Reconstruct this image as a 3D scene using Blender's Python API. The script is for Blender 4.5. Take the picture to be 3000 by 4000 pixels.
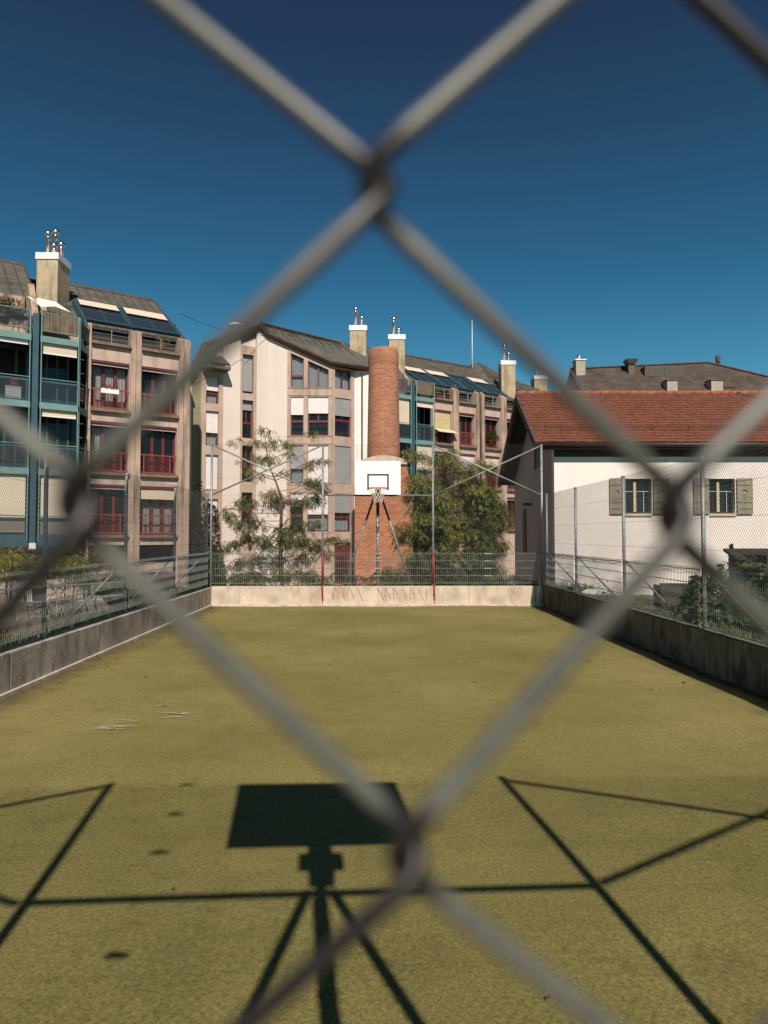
import bpy, math, random
from mathutils import Vector, Matrix, geometry
R=math.radians; PI=math.pi
C=bpy.context.scene
for o in list(bpy.data.objects): bpy.data.objects.remove(o)
# ---------------------------------------------------------------- camera
F_PX=1450.0/1659.0
cd=bpy.data.cameras.new('camera'); cam=bpy.data.objects.new('camera',cd); C.collection.objects.link(cam)
cd.sensor_fit='HORIZONTAL'; cd.sensor_width=36; cd.lens=36*F_PX; cd.clip_start=0.01; cd.clip_end=3000
cam.location=(0,0,1.9); cam.rotation_euler=(R(90+2.0144),0,R(-0.968))
cd.dof.use_dof=True; cd.dof.focus_distance=17.0; cd.dof.aperture_fstop=15.0; cd.dof.aperture_blades=0
C.camera=cam
C.render.resolution_x=768; C.render.resolution_y=1024
# ---------------------------------------------------------------- sky and sun
SUN_EL=40.2; SUN_AZ=7.0
w=bpy.data.worlds.new('World'); C.world=w; w.use_nodes=True; nt=w.node_tree; nt.nodes.clear()
sky=nt.nodes.new('ShaderNodeTexSky'); sky.sky_type='NISHITA'; sky.sun_disc=False
sky.sun_elevation=R(SUN_EL); sky.sun_rotation=R(180-SUN_AZ); sky.altitude=400; sky.air_density=1.0; sky.dust_density=0.3; sky.ozone_density=2.6
tint=nt.nodes.new('ShaderNodeMix'); tint.data_type='RGBA'; tint.blend_type='MULTIPLY'; tint.inputs[0].default_value=1.0
tint.inputs[7].default_value=(0.32,0.82,0.88,1)
bg=nt.nodes.new('ShaderNodeBackground'); bg.inputs[1].default_value=0.070
ow=nt.nodes.new('ShaderNodeOutputWorld')
nt.links.new(sky.outputs[0],tint.inputs[6])
tc=nt.nodes.new('ShaderNodeTexCoord'); sx_=nt.nodes.new('ShaderNodeSeparateXYZ'); rp=nt.nodes.new('ShaderNodeValToRGB'); m2=nt.nodes.new('ShaderNodeMix'); m2.data_type='RGBA'; m2.blend_type='MULTIPLY'; m2.inputs[0].default_value=1.0
nt.links.new(tc.outputs['Generated'],sx_.inputs[0]); nt.links.new(sx_.outputs[2],rp.inputs[0])
e_=rp.color_ramp.elements; e_[0].position=0.12; e_[0].color=(1.42,1.28,1.14,1); e_[1].position=1.0; e_[1].color=(0.30,0.24,0.26,1); k_=e_.new(0.62); k_.color=(0.80,0.42,0.46,1); k_=e_.new(0.35); k_.color=(0.72,0.80,0.82,1)
nt.links.new(tint.outputs[2],m2.inputs[6]); nt.links.new(rp.outputs[0],m2.inputs[7]); nt.links.new(m2.outputs[2],bg.inputs[0]); nt.links.new(bg.outputs[0],ow.inputs[0])
sl=bpy.data.lights.new('sun','SUN'); sl.energy=4.7; sl.angle=R(0.53); sl.color=(1.0,0.90,0.80)
sun=bpy.data.objects.new('sun',sl); C.collection.objects.link(sun)
sd=Vector((-math.sin(R(SUN_AZ))*math.cos(R(SUN_EL)),math.cos(R(SUN_AZ))*math.cos(R(SUN_EL)),-math.sin(R(SUN_EL))))
sun.rotation_euler=sd.to_track_quat('-Z','Y').to_euler(); sun.location=(3,-10,20)
C.view_settings.view_transform='Standard'; C.view_settings.look='None'; C.view_settings.exposure=0.28; C.view_settings.gamma=1.0
C.render.engine='CYCLES'
rng=random.Random(7)
# ---------------------------------------------------------------- materials
MATS={}
def nodes(name):
    m=bpy.data.materials.new(name); m.use_nodes=True; t=m.node_tree; b=t.nodes['Principled BSDF']; return m,t,b
def ramp(t,src,p0,c0,p1,c1):
    r=t.nodes.new('ShaderNodeValToRGB'); e=r.color_ramp.elements
    e[0].position=p0; e[0].color=(*c0,1); e[1].position=p1; e[1].color=(*c1,1); t.links.new(src,r.inputs[0]); return r.outputs[0]
def noise(t,scale,detail=4,vec=None,rough=0.55,dist=0):
    n=t.nodes.new('ShaderNodeTexNoise'); n.inputs['Scale'].default_value=scale; n.inputs['Detail'].default_value=detail; n.inputs['Roughness'].default_value=rough; n.inputs['Distortion'].default_value=dist
    if vec is not None: t.links.new(vec,n.inputs['Vector'])
    return n.outputs['Fac']
def objco(t,scale=(1,1,1)):
    c=t.nodes.new('ShaderNodeTexCoord'); mp=t.nodes.new('ShaderNodeMapping'); mp.inputs['Scale'].default_value=scale
    t.links.new(c.outputs['Object'],mp.inputs[0]); return mp.outputs[0]
def mixc(t,fac,a,b,mode='MIX'):
    m=t.nodes.new('ShaderNodeMix'); m.data_type='RGBA'; m.blend_type=mode
    for s,v in ((0,fac),(6,a),(7,b)):
        if isinstance(v,(int,float)): m.inputs[s].default_value=v
        elif isinstance(v,tuple): m.inputs[s].default_value=(*v,1)
        else: t.links.new(v,m.inputs[s])
    return m.outputs[2]
def bump(t,b,src,strength,dist=0.02):
    n=t.nodes.new('ShaderNodeBump'); n.inputs['Strength'].default_value=strength; n.inputs['Distance'].default_value=dist
    t.links.new(src,n.inputs['Height']); t.links.new(n.outputs[0],b.inputs['Normal'])
def plain(name,col,rough=0.6,metal=0.0,var=0.15,scale=3.0,bmp=0.0,bscale=40,streak=None,sp=(0.5,0.68),spec=0.5):
    if name in MATS: return MATS[name]
    m,t,b=nodes(name); co=objco(t)
    f=noise(t,scale,5,co); lo=tuple(max(0,c*(1-var)) for c in col); hi=tuple(min(1,c*(1+var)) for c in col)
    c=ramp(t,f,0.3,lo,0.7,hi)
    if streak:
        scol,amt,sx,sz=streak
        g=noise(t,1.0,5,objco(t,(sx,sx,sz)),0.65)
        fac=ramp(t,g,sp[0],(0,0,0),sp[1],(amt,amt,amt)); c=mixc(t,fac,c,scol)
    t.links.new(c,b.inputs['Base Color']); b.inputs['Roughness'].default_value=rough; b.inputs['Metallic'].default_value=metal
    b.inputs['Specular IOR Level'].default_value=spec
    if bmp: bump(t,b,noise(t,bscale,4,co),bmp)
    MATS[name]=m; return m
def glass(name,tintc=(0.02,0.025,0.03),trans=0.45,rough=0.04):
    if name in MATS: return MATS[name]
    m,t,b=nodes(name); b.inputs['Base Color'].default_value=(*tintc,1); b.inputs['Roughness'].default_value=rough; b.inputs['Specular IOR Level'].default_value=0.7
    tr=t.nodes.new('ShaderNodeBsdfTransparent'); tr.inputs[0].default_value=(0.96,0.97,0.97,1)
    mx=t.nodes.new('ShaderNodeMixShader'); mx.inputs[0].default_value=1-trans
    bump(t,b,noise(t,1.3,2,objco(t)),0.02,0.05)
    t.links.new(tr.outputs[0],mx.inputs[1]); t.links.new(b.outputs[0],mx.inputs[2]); t.links.new(mx.outputs[0],t.nodes['Material Output'].inputs[0])
    MATS[name]=m; return m
def brick(name,c1,c2,mortar,scale=1.0,cyl=None,face='front'):
    m,t,b=nodes(name); c=t.nodes.new('ShaderNodeTexCoord'); s=t.nodes.new('ShaderNodeSeparateXYZ'); t.links.new(c.outputs['Object'],s.inputs[0])
    cb=t.nodes.new('ShaderNodeCombineXYZ')
    if cyl:
        a=t.nodes.new('ShaderNodeMath'); a.operation='ARCTAN2'; t.links.new(s.outputs[0],a.inputs[0]); t.links.new(s.outputs[1],a.inputs[1])
        k=t.nodes.new('ShaderNodeMath'); k.operation='MULTIPLY'; k.inputs[1].default_value=cyl; t.links.new(a.outputs[0],k.inputs[0]); t.links.new(k.outputs[0],cb.inputs[0])
    else:
        a=t.nodes.new('ShaderNodeMath'); a.operation='ADD'; t.links.new(s.outputs[0],a.inputs[0]); t.links.new(s.outputs[1],a.inputs[1]); t.links.new(a.outputs[0],cb.inputs[0])
    t.links.new(s.outputs[2],cb.inputs[1])
    bt=t.nodes.new('ShaderNodeTexBrick'); t.links.new(cb.outputs[0],bt.inputs['Vector'])
    bt.inputs['Scale'].default_value=scale; bt.inputs['Brick Width'].default_value=0.30; bt.inputs['Row Height'].default_value=0.09; bt.inputs['Mortar Size'].default_value=0.012; bt.inputs['Bias'].default_value=-0.1; bt.inputs['Mortar Smooth'].default_value=0.4
    bt.inputs['Color1'].default_value=(*c1,1); bt.inputs['Color2'].default_value=(*c2,1); bt.inputs['Mortar'].default_value=(*mortar,1)
    n=noise(t,1.1,6,c.outputs['Object'],0.7); col=mixc(t,ramp(t,n,0.42,(0,0,0),0.7,(0.55,0.55,0.55)),bt.outputs[0],(0.16,0.085,0.05))
    n2=noise(t,6,5,c.outputs['Object'],0.7); col=mixc(t,ramp(t,n2,0.56,(0,0,0),0.72,(0.5,0.5,0.5)),col,(0.42,0.25,0.17))
    t.links.new(col,b.inputs['Base Color']); b.inputs['Roughness'].default_value=0.9
    mm=t.nodes.new('ShaderNodeMath'); mm.operation='ADD'; t.links.new(bt.outputs['Fac'],mm.inputs[0]); 
    n3=noise(t,14,4,c.outputs['Object']); t.links.new(n3,mm.inputs[1])
    nb=t.nodes.new('ShaderNodeBump'); nb.invert=True; nb.inputs['Strength'].default_value=0.7; nb.inputs['Distance'].default_value=0.012; t.links.new(mm.outputs[0],nb.inputs['Height']); t.links.new(nb.outputs[0],b.inputs['Normal'])
    return m
def leafmat(name,a,bb,cc=None):
    m,t,b=nodes(name); g=t.nodes.new('ShaderNodeNewGeometry')
    try: src=g.outputs['Random Per Island']
    except Exception: src=noise(t,5,2,objco(t))
    r=t.nodes.new('ShaderNodeValToRGB'); e=r.color_ramp.elements; e[0].position=0; e[0].color=(*a,1); e[1].position=0.75; e[1].color=(*bb,1)
    if cc: x=e.new(0.97); x.color=(*cc,1)
    t.links.new(src,r.inputs[0])
    n=noise(t,1.6,3,objco(t)); col=mixc(t,0.8,r.outputs[0],ramp(t,n,0.3,(0.55,0.6,0.55),0.7,(1.25,1.2,1.0)),'MULTIPLY')
    t.links.new(col,b.inputs['Base Color']); b.inputs['Roughness'].default_value=0.55
    tl=t.nodes.new('ShaderNodeBsdfTranslucent'); t.links.new(col,tl.inputs[0]); mx=t.nodes.new('ShaderNodeMixShader'); mx.inputs[0].default_value=0.25
    t.links.new(b.outputs[0],mx.inputs[1]); t.links.new(tl.outputs[0],mx.inputs[2]); t.links.new(mx.outputs[0],t.nodes['Material Output'].inputs[0])
    return m
# turf
def turf():
    m,t,b=nodes('turf'); co=objco(t)
    big=noise(t,0.35,4,co,0.6); c=ramp(t,big,0.35,(0.178,0.160,0.054),0.68,(0.268,0.234,0.086))
    mid=noise(t,2.2,8,objco(t,(0.9,1.2,1)),0.75,0.6); c=mixc(t,ramp(t,mid,0.50,(0,0,0),0.74,(0.62,0.62,0.62)),c,(0.140,0.112,0.044))
    fine=noise(t,55,4,co,0.75); c=mixc(t,0.6,c,ramp(t,fine,0.32,(0.30,0.30,0.28),0.68,(1.62,1.58,1.50)),'MULTIPLY')
    wr=noise(t,7,6,objco(t,(0.8,1.5,1)),0.75,1.6); c=mixc(t,ramp(t,wr,0.53,(0,0,0),0.66,(0.42,0.42,0.42)),c,(0.12,0.098,0.036))
    sp=noise(t,130,2,co,0.5); c=mixc(t,ramp(t,sp,0.66,(0,0,0),0.74,(0.5,0.5,0.5)),c,(0.07,0.055,0.02))
    # dirt gathers along the kerbs
    s=t.nodes.new('ShaderNodeSeparateXYZ'); t.links.new(co,s.inputs[0])
    ax=t.nodes.new('ShaderNodeMath'); ax.operation='SUBTRACT'; ax.inputs[1].default_value=0.135; t.links.new(s.outputs[0],ax.inputs[0])
    ab=t.nodes.new('ShaderNodeMath'); ab.operation='ABSOLUTE'; t.links.new(ax.outputs[0],ab.inputs[0])
    nd=noise(t,3.0,5,co,0.7); ad=t.nodes.new('ShaderNodeMath'); ad.operation='ADD'; t.links.new(ab.outputs[0],ad.inputs[0]); t.links.new(nd,ad.inputs[1])
    dv=t.nodes.new('ShaderNodeMath'); dv.operation='DIVIDE'; dv.inputs[1].default_value=6.0; t.links.new(ad.outputs[0],dv.inputs[0])
    c=mixc(t,ramp(t,dv.outputs[0],0.735,(0,0,0),0.83,(0.85,0.85,0.85)),c,(0.085,0.058,0.028))
    t.links.new(c,b.inputs['Base Color']); b.inputs['Roughness'].default_value=0.95; b.inputs['Specular IOR Level'].default_value=0.15
    bump(t,b,noise(t,90,5,co,0.7),0.5,0.015); return m
M_TURF=turf()
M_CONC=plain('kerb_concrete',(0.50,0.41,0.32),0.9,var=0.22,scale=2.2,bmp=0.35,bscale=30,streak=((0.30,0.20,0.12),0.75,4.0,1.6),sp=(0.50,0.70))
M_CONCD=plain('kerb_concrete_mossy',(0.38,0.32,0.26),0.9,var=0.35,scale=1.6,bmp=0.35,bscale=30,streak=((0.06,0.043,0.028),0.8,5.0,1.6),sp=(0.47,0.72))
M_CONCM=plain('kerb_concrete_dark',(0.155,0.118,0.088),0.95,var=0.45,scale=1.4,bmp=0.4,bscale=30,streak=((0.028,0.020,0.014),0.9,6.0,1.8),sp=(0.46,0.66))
M_GALV=plain('galvanised_steel',(0.30,0.31,0.31),0.55,0.35,var=0.30,scale=12)
M_NWIRE=plain('plastic_coated_wire',(0.088,0.088,0.072),0.42,0.0,var=0.40,scale=70)
M_WIRE=plain('fence_wire',(0.10,0.10,0.09),0.6,0.3,var=0.1,scale=8)
M_ROD=plain('panel_rods',(0.20,0.215,0.20),0.55,0.2,var=0.25,scale=6)
M_RED=plain('red_post_paint',(0.21,0.026,0.020),0.6,var=0.25,scale=10)
M_BLACK=plain('black_paint',(0.012,0.012,0.013),0.55,var=0.3,scale=6)
M_BOARD=plain('white_backboard',(0.80,0.76,0.72),0.5,var=0.03,scale=3)
M_RIM=plain('orange_rim',(0.50,0.075,0.025),0.45,var=0.1)
M_NET=plain('net_cord',(0.70,0.63,0.52),0.8,var=0.1)
M_STK=plain('sticker',(0.75,0.73,0.70),0.5,var=0.05)
M_CREAM=plain('cream_render',(0.62,0.53,0.46),0.9,var=0.05,scale=0.6,bmp=0.08,bscale=60,streak=((0.50,0.40,0.29),0.35,1.6,0.16))
M_CREAMW=plain('white_render',(0.74,0.68,0.62),0.9,var=0.04,scale=0.5)
M_OLIVE=plain('olive_render',(0.215,0.205,0.115),0.9,var=0.10,scale=0.8)
M_PINK=plain('pink_concrete',(0.46,0.335,0.275),0.9,var=0.10,scale=1.6,bmp=0.15,streak=((0.26,0.18,0.125),0.7,2.2,0.3))
M_PILL=plain('pillar_concrete',(0.40,0.285,0.215),0.9,var=0.15,scale=2,bmp=0.2,streak=((0.13,0.10,0.075),0.85,3.0,0.3),sp=(0.48,0.66))
M_LEDGE=plain('stained_ledge',(0.17,0.125,0.085),0.95,var=0.35,scale=4,bmp=0.3)
M_TAN=plain('tan_concrete',(0.41,0.305,0.235),0.9,var=0.12,scale=1.8,bmp=0.12,streak=((0.24,0.165,0.11),0.6,2.4,0.35))
M_RFRM=plain('red_window_frame',(0.125,0.018,0.016),0.45,var=0.12,scale=4)
M_RRAIL=plain('red_railing',(0.24,0.045,0.032),0.5,var=0.12,scale=4)
M_TEAL=plain('teal_steel',(0.030,0.080,0.100),0.45,0.1,var=0.2,scale=3)
M_TEALL=plain('pale_teal_steel',(0.135,0.245,0.23),0.5,0.0,var=0.14,scale=3,streak=((0.10,0.2,0.18),0.4,3,0.4))
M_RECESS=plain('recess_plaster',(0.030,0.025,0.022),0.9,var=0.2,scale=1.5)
M_GLASS=glass('window_glass',(0.02,0.022,0.026),0.72)
M_GLASSR=glass('roof_glass',(0.03,0.045,0.065),0.15,0.08)
M_GLASST=glass('railing_glass',(0.05,0.055,0.06),0.72)
M_CURT=plain('net_curtain',(0.82,0.80,0.78),0.9,var=0.06,scale=5,streak=((0.45,0.47,0.48),0.35,16,0.3))
M_BLUEC=plain('blue_curtain',(0.68,0.74,0.76),0.9,var=0.06,scale=5,streak=((0.34,0.44,0.48),0.4,14,0.3))
def slat(name,col,dark,per=16.0):
    m,t,b=nodes(name); wv=t.nodes.new('ShaderNodeTexWave'); wv.wave_type='BANDS'; wv.bands_direction='Z'; wv.inputs['Scale'].default_value=per/ (2*PI)*1.0*2; wv.inputs['Distortion'].default_value=0
    t.links.new(objco(t),wv.inputs['Vector']); c=ramp(t,wv.outputs['Fac'],0.05,dark,0.35,col)
    c=mixc(t,1.0,c,ramp(t,noise(t,2,3,objco(t)),0.3,(0.92,0.92,0.92),0.7,(1.06,1.06,1.06)),'MULTIPLY')
    t.links.new(c,b.inputs['Base Color']); b.inputs['Roughness'].default_value=0.6; bump(t,b,wv.outputs['Fac'],0.5,0.01); return m
M_BLIND=slat('white_roller_blind',(0.72,0.66,0.64),(0.50,0.45,0.43)); M_GBLIND=slat('grey_roller_blind',(0.30,0.29,0.29),(0.19,0.185,0.185))
M_AWN=plain('beige_awning',(0.62,0.49,0.36),0.9,var=0.06); M_AWNY=slat('yellow_awning',(0.52,0.42,0.22),(0.42,0.33,0.16),7.0)
M_SCRN=plain('cream_fabric_screen',(0.55,0.47,0.36),0.9,var=0.06,scale=1.5)
M_COPR=plain('weathered_copper',(0.098,0.090,0.074),0.75,0.1,var=0.40,scale=1.3,streak=((0.075,0.115,0.085),0.6,1.6,0.8),bmp=0.1,bscale=4)
M_COPT=plain('roof_trim',(0.105,0.068,0.048),0.6,0.3,var=0.3,scale=2)
M_CHIM=plain('rendered_chimney',(0.40,0.32,0.205),0.95,var=0.2,scale=2.5,bmp=0.4,streak=((0.20,0.15,0.085),0.75,3,0.4))
M_CAP=plain('white_metal_cap',(0.72,0.68,0.66),0.5,0.1,var=0.05)
M_STEEL=plain('polished_flue',(0.62,0.60,0.58),0.22,1.0,var=0.1)
M_TILE=plain('clay_tile',(0.150,0.047,0.024),0.85,var=0.30,scale=5,bmp=0.2,streak=((0.10,0.034,0.020),0.75,2.0,2.0))
M_TILE2=plain('clay_ridge_tile',(0.26,0.085,0.042),0.85,var=0.25,scale=4)
M_SLATE=plain('old_dark_tiles',(0.058,0.041,0.032),0.9,var=0.35,scale=1.1,bmp=0.5,bscale=5,streak=((0.12,0.09,0.066),0.6,1.4,3.0))
M_HWALL=plain('white_house_render',(0.72,0.64,0.58),0.92,var=0.05,scale=0.8,bmp=0.12,bscale=30,streak=((0.55,0.46,0.38),0.35,1.2,0.5))
M_SOFF=plain('dark_timber_and_eave_shade',(0.045,0.030,0.022),0.8,var=0.25,scale=4)
M_SHUT=plain('olive_shutter',(0.245,0.215,0.150),0.75,var=0.18,scale=3,streak=((0.14,0.115,0.08),0.6,6,0.6))
M_WOOD=plain('pale_frame',(0.50,0.41,0.28),0.7,var=0.15,scale=5)
M_BARK=plain('bark',(0.085,0.06,0.042),0.9,var=0.3,scale=9,bmp=0.4)
M_GROUND=plain('paving_ground',(0.17,0.135,0.105),0.95,var=0.3,scale=0.8,bmp=0.3)
M_SOIL=plain('grassy_soil',(0.070,0.065,0.028),0.95,var=0.45,scale=2.5,bmp=0.6,bscale=12)
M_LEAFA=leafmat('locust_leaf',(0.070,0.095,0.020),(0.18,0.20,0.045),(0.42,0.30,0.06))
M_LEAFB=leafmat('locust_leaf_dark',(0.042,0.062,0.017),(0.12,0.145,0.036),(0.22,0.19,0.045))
M_LEAFC=leafmat('vine_leaf',(0.085,0.10,0.022),(0.30,0.28,0.060),(0.50,0.40,0.08))
M_LEAFD=leafmat('shrub_leaf',(0.030,0.048,0.014),(0.080,0.115,0.030),(0.10,0.13,0.04))
M_LEAFE=leafmat('dark_brown_leaf',(0.022,0.018,0.010),(0.055,0.040,0.020),(0.09,0.065,0.03))
M_GRASS=leafmat('grass_blade',(0.045,0.065,0.016),(0.12,0.155,0.040),(0.28,0.25,0.12))
M_CLAY=plain('terracotta',(0.42,0.13,0.06),0.8); M_WPLA=plain('white_plastic',(0.75,0.73,0.71),0.5,var=0.04)
M_ORNG=plain('orange_cloth',(0.62,0.20,0.05),0.8); M_REDC=plain('red_cloth',(0.50,0.05,0.03),0.8)
M_REED=plain('reed_screen',(0.17,0.125,0.085),0.9,var=0.3,scale=3,streak=((0.06,0.045,0.035),0.9,22,1.0),sp=(0.42,0.6))
M_RUST=plain('rust_paint',(0.36,0.15,0.07),0.8,var=0.25,scale=8); M_CHALK=plain('chalk',(0.42,0.42,0.28),0.9,var=0.1)
M_DARKG=plain('dark_garage_panel',(0.075,0.036,0.034),0.7,var=0.2)
# ---------------------------------------------------------------- mesh builder
class MB:
    def __init__(s): s.v=[]; s.f=[]
    def add(s,vs,fs):
        k=len(s.v); s.v+= [tuple(p) for p in vs]; s.f+=[tuple(i+k for i in f) for f in fs]; return s
    def box(s,x0,x1,y0,y1,z0,z1):
        return s.add([(x0,y0,z0),(x1,y0,z0),(x1,y1,z0),(x0,y1,z0),(x0,y0,z1),(x1,y0,z1),(x1,y1,z1),(x0,y1,z1)],
            [(3,2,1,0),(4,5,6,7),(0,1,5,4),(1,2,6,5),(2,3,7,6),(3,0,4,7)])
    def tube(s,pts,r,n=8,cap=True,r2=None):
        pts=[Vector(p) for p in pts]; k0=len(s.v); N=len(pts); up=None
        for i,p in enumerate(pts):
            d=(pts[min(i+1,N-1)]-pts[max(i-1,0)]).normalized()
            if up is None: up=Vector((0,0,1)) if abs(d.z)<0.9 else Vector((0,1,0))
            a=up-d*up.dot(d)
            if a.length<1e-6: a=d.orthogonal()
            a.normalize(); up=a; b=d.cross(a)
            rr=(r[i] if isinstance(r,(list,tuple)) else (r+(r2-r)*i/(N-1) if r2 is not None else r))
            for j in range(n):
                t=2*PI*j/n; q=p+(a*math.cos(t)+b*math.sin(t))*rr; s.v.append(tuple(q))
        for i in range(N-1):
            for j in range(n):
                j2=(j+1)%n; s.f.append((k0+i*n+j,k0+i*n+j2,k0+(i+1)*n+j2,k0+(i+1)*n+j))
        if cap and n>=3:
            s.f.append(tuple(k0+j for j in range(n))[::-1]); s.f.append(tuple(k0+(N-1)*n+j for j in range(n)))
        return s
    def lathe(s,prof,cx=0,cy=0,n=24):
        k0=len(s.v)
        for (r,z) in prof:
            for j in range(n): t=2*PI*j/n; s.v.append((cx+r*math.cos(t),cy+r*math.sin(t),z))
        for i in range(len(prof)-1):
            for j in range(n): j2=(j+1)%n; s.f.append((k0+i*n+j,k0+i*n+j2,k0+(i+1)*n+j2,k0+(i+1)*n+j))
        s.f.append(tuple(k0+j for j in range(n))[::-1]); s.f.append(tuple(k0+(len(prof)-1)*n+j for j in range(n))); return s
    def panel(s,outer,holes,y0,y1):
        loops=[outer]+list(holes); tri=geometry.tessellate_polygon([[Vector((x,z,0)) for x,z in l] for l in loops])
        flat=[p for l in loops for p in l]; n=len(flat); k=len(s.v)
        s.v+=[(x,y0,z) for x,z in flat]+[(x,y1,z) for x,z in flat]
        for t in tri: s.f.append((k+t[0],k+t[1],k+t[2])); s.f.append((k+n+t[2],k+n+t[1],k+n+t[0]))
        o=0
        for l in loops:
            m=len(l)
            for i in range(m): a=o+i; b=o+(i+1)%m; s.f.append((k+a,k+b,k+n+b,k+n+a))
            o+=m
        return s
    def slab(s,quad,th):
        q=[Vector(p) for p in quad]; nrm=(q[1]-q[0]).cross(q[-1]-q[0]).normalized()
        if nrm.z<0: nrm=-nrm
        n=len(q); k=len(s.v); s.v+=[tuple(p) for p in q]+[tuple(p-nrm*th) for p in q]
        s.f.append(tuple(k+i for i in range(n))); s.f.append(tuple(k+n+i for i in range(n))[::-1])
        for i in range(n): s.f.append((k+i,k+n+i,k+n+(i+1)%n,k+(i+1)%n))
        return s
    def bar(s,p,q,w,h=None):
        return s.tube([p,q],(w if h is None else max(w,h))*0.7071,4)
    def build(s,name,mat,parent=None,smooth=False,off=None):
        me=bpy.data.meshes.new(name); vs=s.v
        if off is not None: vs=[(x-off[0],y-off[1],z-off[2]) for x,y,z in vs]
        me.from_pydata(vs,[],s.f); me.materials.append(mat)
        me.update()
        if smooth: me.polygons.foreach_set('use_smooth',[True]*len(me.polygons))
        o=bpy.data.objects.new(name,me); C.collection.objects.link(o)
        if parent is not None: o.parent=parent
        return o
def fixn(o):
    import bmesh
    bm=bmesh.new(); bm.from_mesh(o.data); bmesh.ops.recalc_face_normals(bm,faces=bm.faces); bm.to_mesh(o.data); bm.free(); return o
def thing(name,label,cat,loc=(0,0,0),rot=0,group=None):
    o=bpy.data.objects.new(name,None); C.collection.objects.link(o); o.empty_display_size=0.2
    o.location=loc; o.rotation_euler=(0,0,R(rot)); o['label']=label; o['category']=cat
    if group: o['group']=group
    return o
def tag(o,label,cat,group=None,kind=None):
    o['label']=label; o['category']=cat
    if group: o['group']=group
    if kind: o['kind']=kind
    return o
def struct(o,label=None):
    o['kind']='structure'
    if label: o['label']=label; o['category']='ground'
    return o
def V(*a): return Vector(a)
def lerp(a,b,t): return a+(b-a)*t
# ================================================================ SETTING
g=MB(); g.add([(-900,-900,-0.95),(900,-900,-0.95),(900,900,-0.95),(-900,900,-0.95)],[(0,1,2,3)]); struct(g.build('ground',M_GROUND))
XL,XR,YN,YF=-4.35,4.62,0.22,18.2
g=MB(); NX,NY=60,120
for j in range(NY+1):
    for i in range(NX+1):
        x=lerp(XL-0.05,XR+0.05,i/NX); y=lerp(-0.1,YF+0.05,j/NY)
        g.v.append((x,y,0.006*math.sin(x*1.7+y*0.9)+0.005*math.sin(y*2.3-x)))
for j in range(NY):
    for i in range(NX): a=j*(NX+1)+i; g.f.append((a,a+1,a+NX+2,a+NX+1))
struct(g.build('court_turf',M_TURF,smooth=True))
# grass banks round the court (one heightfield frame)
def bank(name,xs,ys,hf):
    g=MB(); 
    for y in ys:
        for x in xs: g.v.append((x,y,hf(x,y)))
    n=len(xs)
    for j in range(len(ys)-1):
        for i in range(n-1): a=j*n+i; g.f.append((a,a+1,a+n+1,a+n))
    return struct(g.build(name,M_SOIL,smooth=True))
rn=lambda a,b,n:[lerp(a,b,i/n) for i in range(n+1)]
wob=lambda x,y:0.03*math.sin(3*x+1.3*y)+0.025*math.sin(2.1*y-1.1*x)
def hleft(x,y):
    t=min(1,max(0,(-4.6-x)/2.6)); return 0.42-1.39*(t*t*(3-2*t))+wob(x,y)*(1-t)
def hright(x,y):
    t=min(1,max(0,(x-4.8)/1.45)); return 0.50-(0.50+0.15)*t*min(1,max(0.15,(y-4)/8))+wob(x,y)
def hback(x,y):
    t=min(1,max(0,(y-18.6)/5.0)); return 0.45-1.42*(t*t*(3-2*t))+wob(x,y)*(1-t)
bank('grass_bank_left',rn(-8.2,-4.5,16),rn(-1,18.4,60),hleft)
bank('grass_bank_right',rn(4.78,16,30),rn(-1,22.98,60),hright)
bank('grass_bank_back',rn(-8.2,6.2,40),rn(18.42,24,24),hback)
def blades(name,n,xr,yr,hf,hmin,hmax,label,w=0.008):
    g=MB()
    for _ in range(n):
        x=rng.uniform(*xr); y=rng.uniform(*yr); z=hf(x,y)-0.01; h=rng.uniform(hmin,hmax)*rng.choice((0.6,0.8,1,1)); a=rng.uniform(0,2*PI)
        dx,dy=math.cos(a)*w,math.sin(a)*w; lx,ly=rng.gauss(0,0.3)*h,rng.gauss(0,0.3)*h
        g.add([(x-dx,y-dy,z),(x+dx,y+dy,z),(x+lx*0.4+dx*0.6,y+ly*0.4+dy*0.6,z+h*0.6),(x+lx,y+ly,z+h)],[(0,1,2),(0,2,3)])
    tag(g.build(name,M_GRASS),label,'grass',kind='stuff')
blades('grass',14000,(4.86,6.15),(3.0,18.3),hright,0.06,0.20,'long green grass on the bank beside the white house')
blades('grass',3500,(6.15,12),(8.0,22.5),hright,0.05,0.16,'short grass in front of the white house wall')
blades('grass',12000,(-6.2,-4.62),(5.0,18.3),hleft,0.07,0.24,'weedy grass on the bank along the left fence')
blades('grass',7000,(-4.6,6.1),(18.45,20.2),hback,0.06,0.20,'grass growing behind the far kerb wall')
# kerb walls
def kerbwall(name,label,x0,x1,y0,y1,mat,axis,joints,base=None,h=.57):
    g=MB(); L=(x0,x1) if axis=='x' else (y0,y1); cuts=[L[0]]+joints+[L[1]]
    for a,b in zip(cuts[:-1],cuts[1:]):
        if axis=='x': g.box(a+0.008,b-0.008,y0,y1,-0.95,h)
        else: g.box(x0,x1,a+0.008,b-0.008,-0.95,h)
    if axis=='x': g.box(x0,x1,y0+0.03,y1-0.03,-0.95,h-.005)
    else: g.box(x0+0.03,x1-0.03,y0,y1,-0.95,h-.005)
    o=g.build(name,mat); bv=o.modifiers.new('bevel','BEVEL'); bv.width=0.012; bv.segments=2; bv.limit_method='ANGLE'
    if base: bb=MB().box(*base).build('footing',M_CAP if False else plain('pale_footing',(0.50,0.43,0.35),0.9,var=0.25,scale=5),o)
    return tag(o,label,'kerb wall','low concrete walls round the court')
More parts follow.
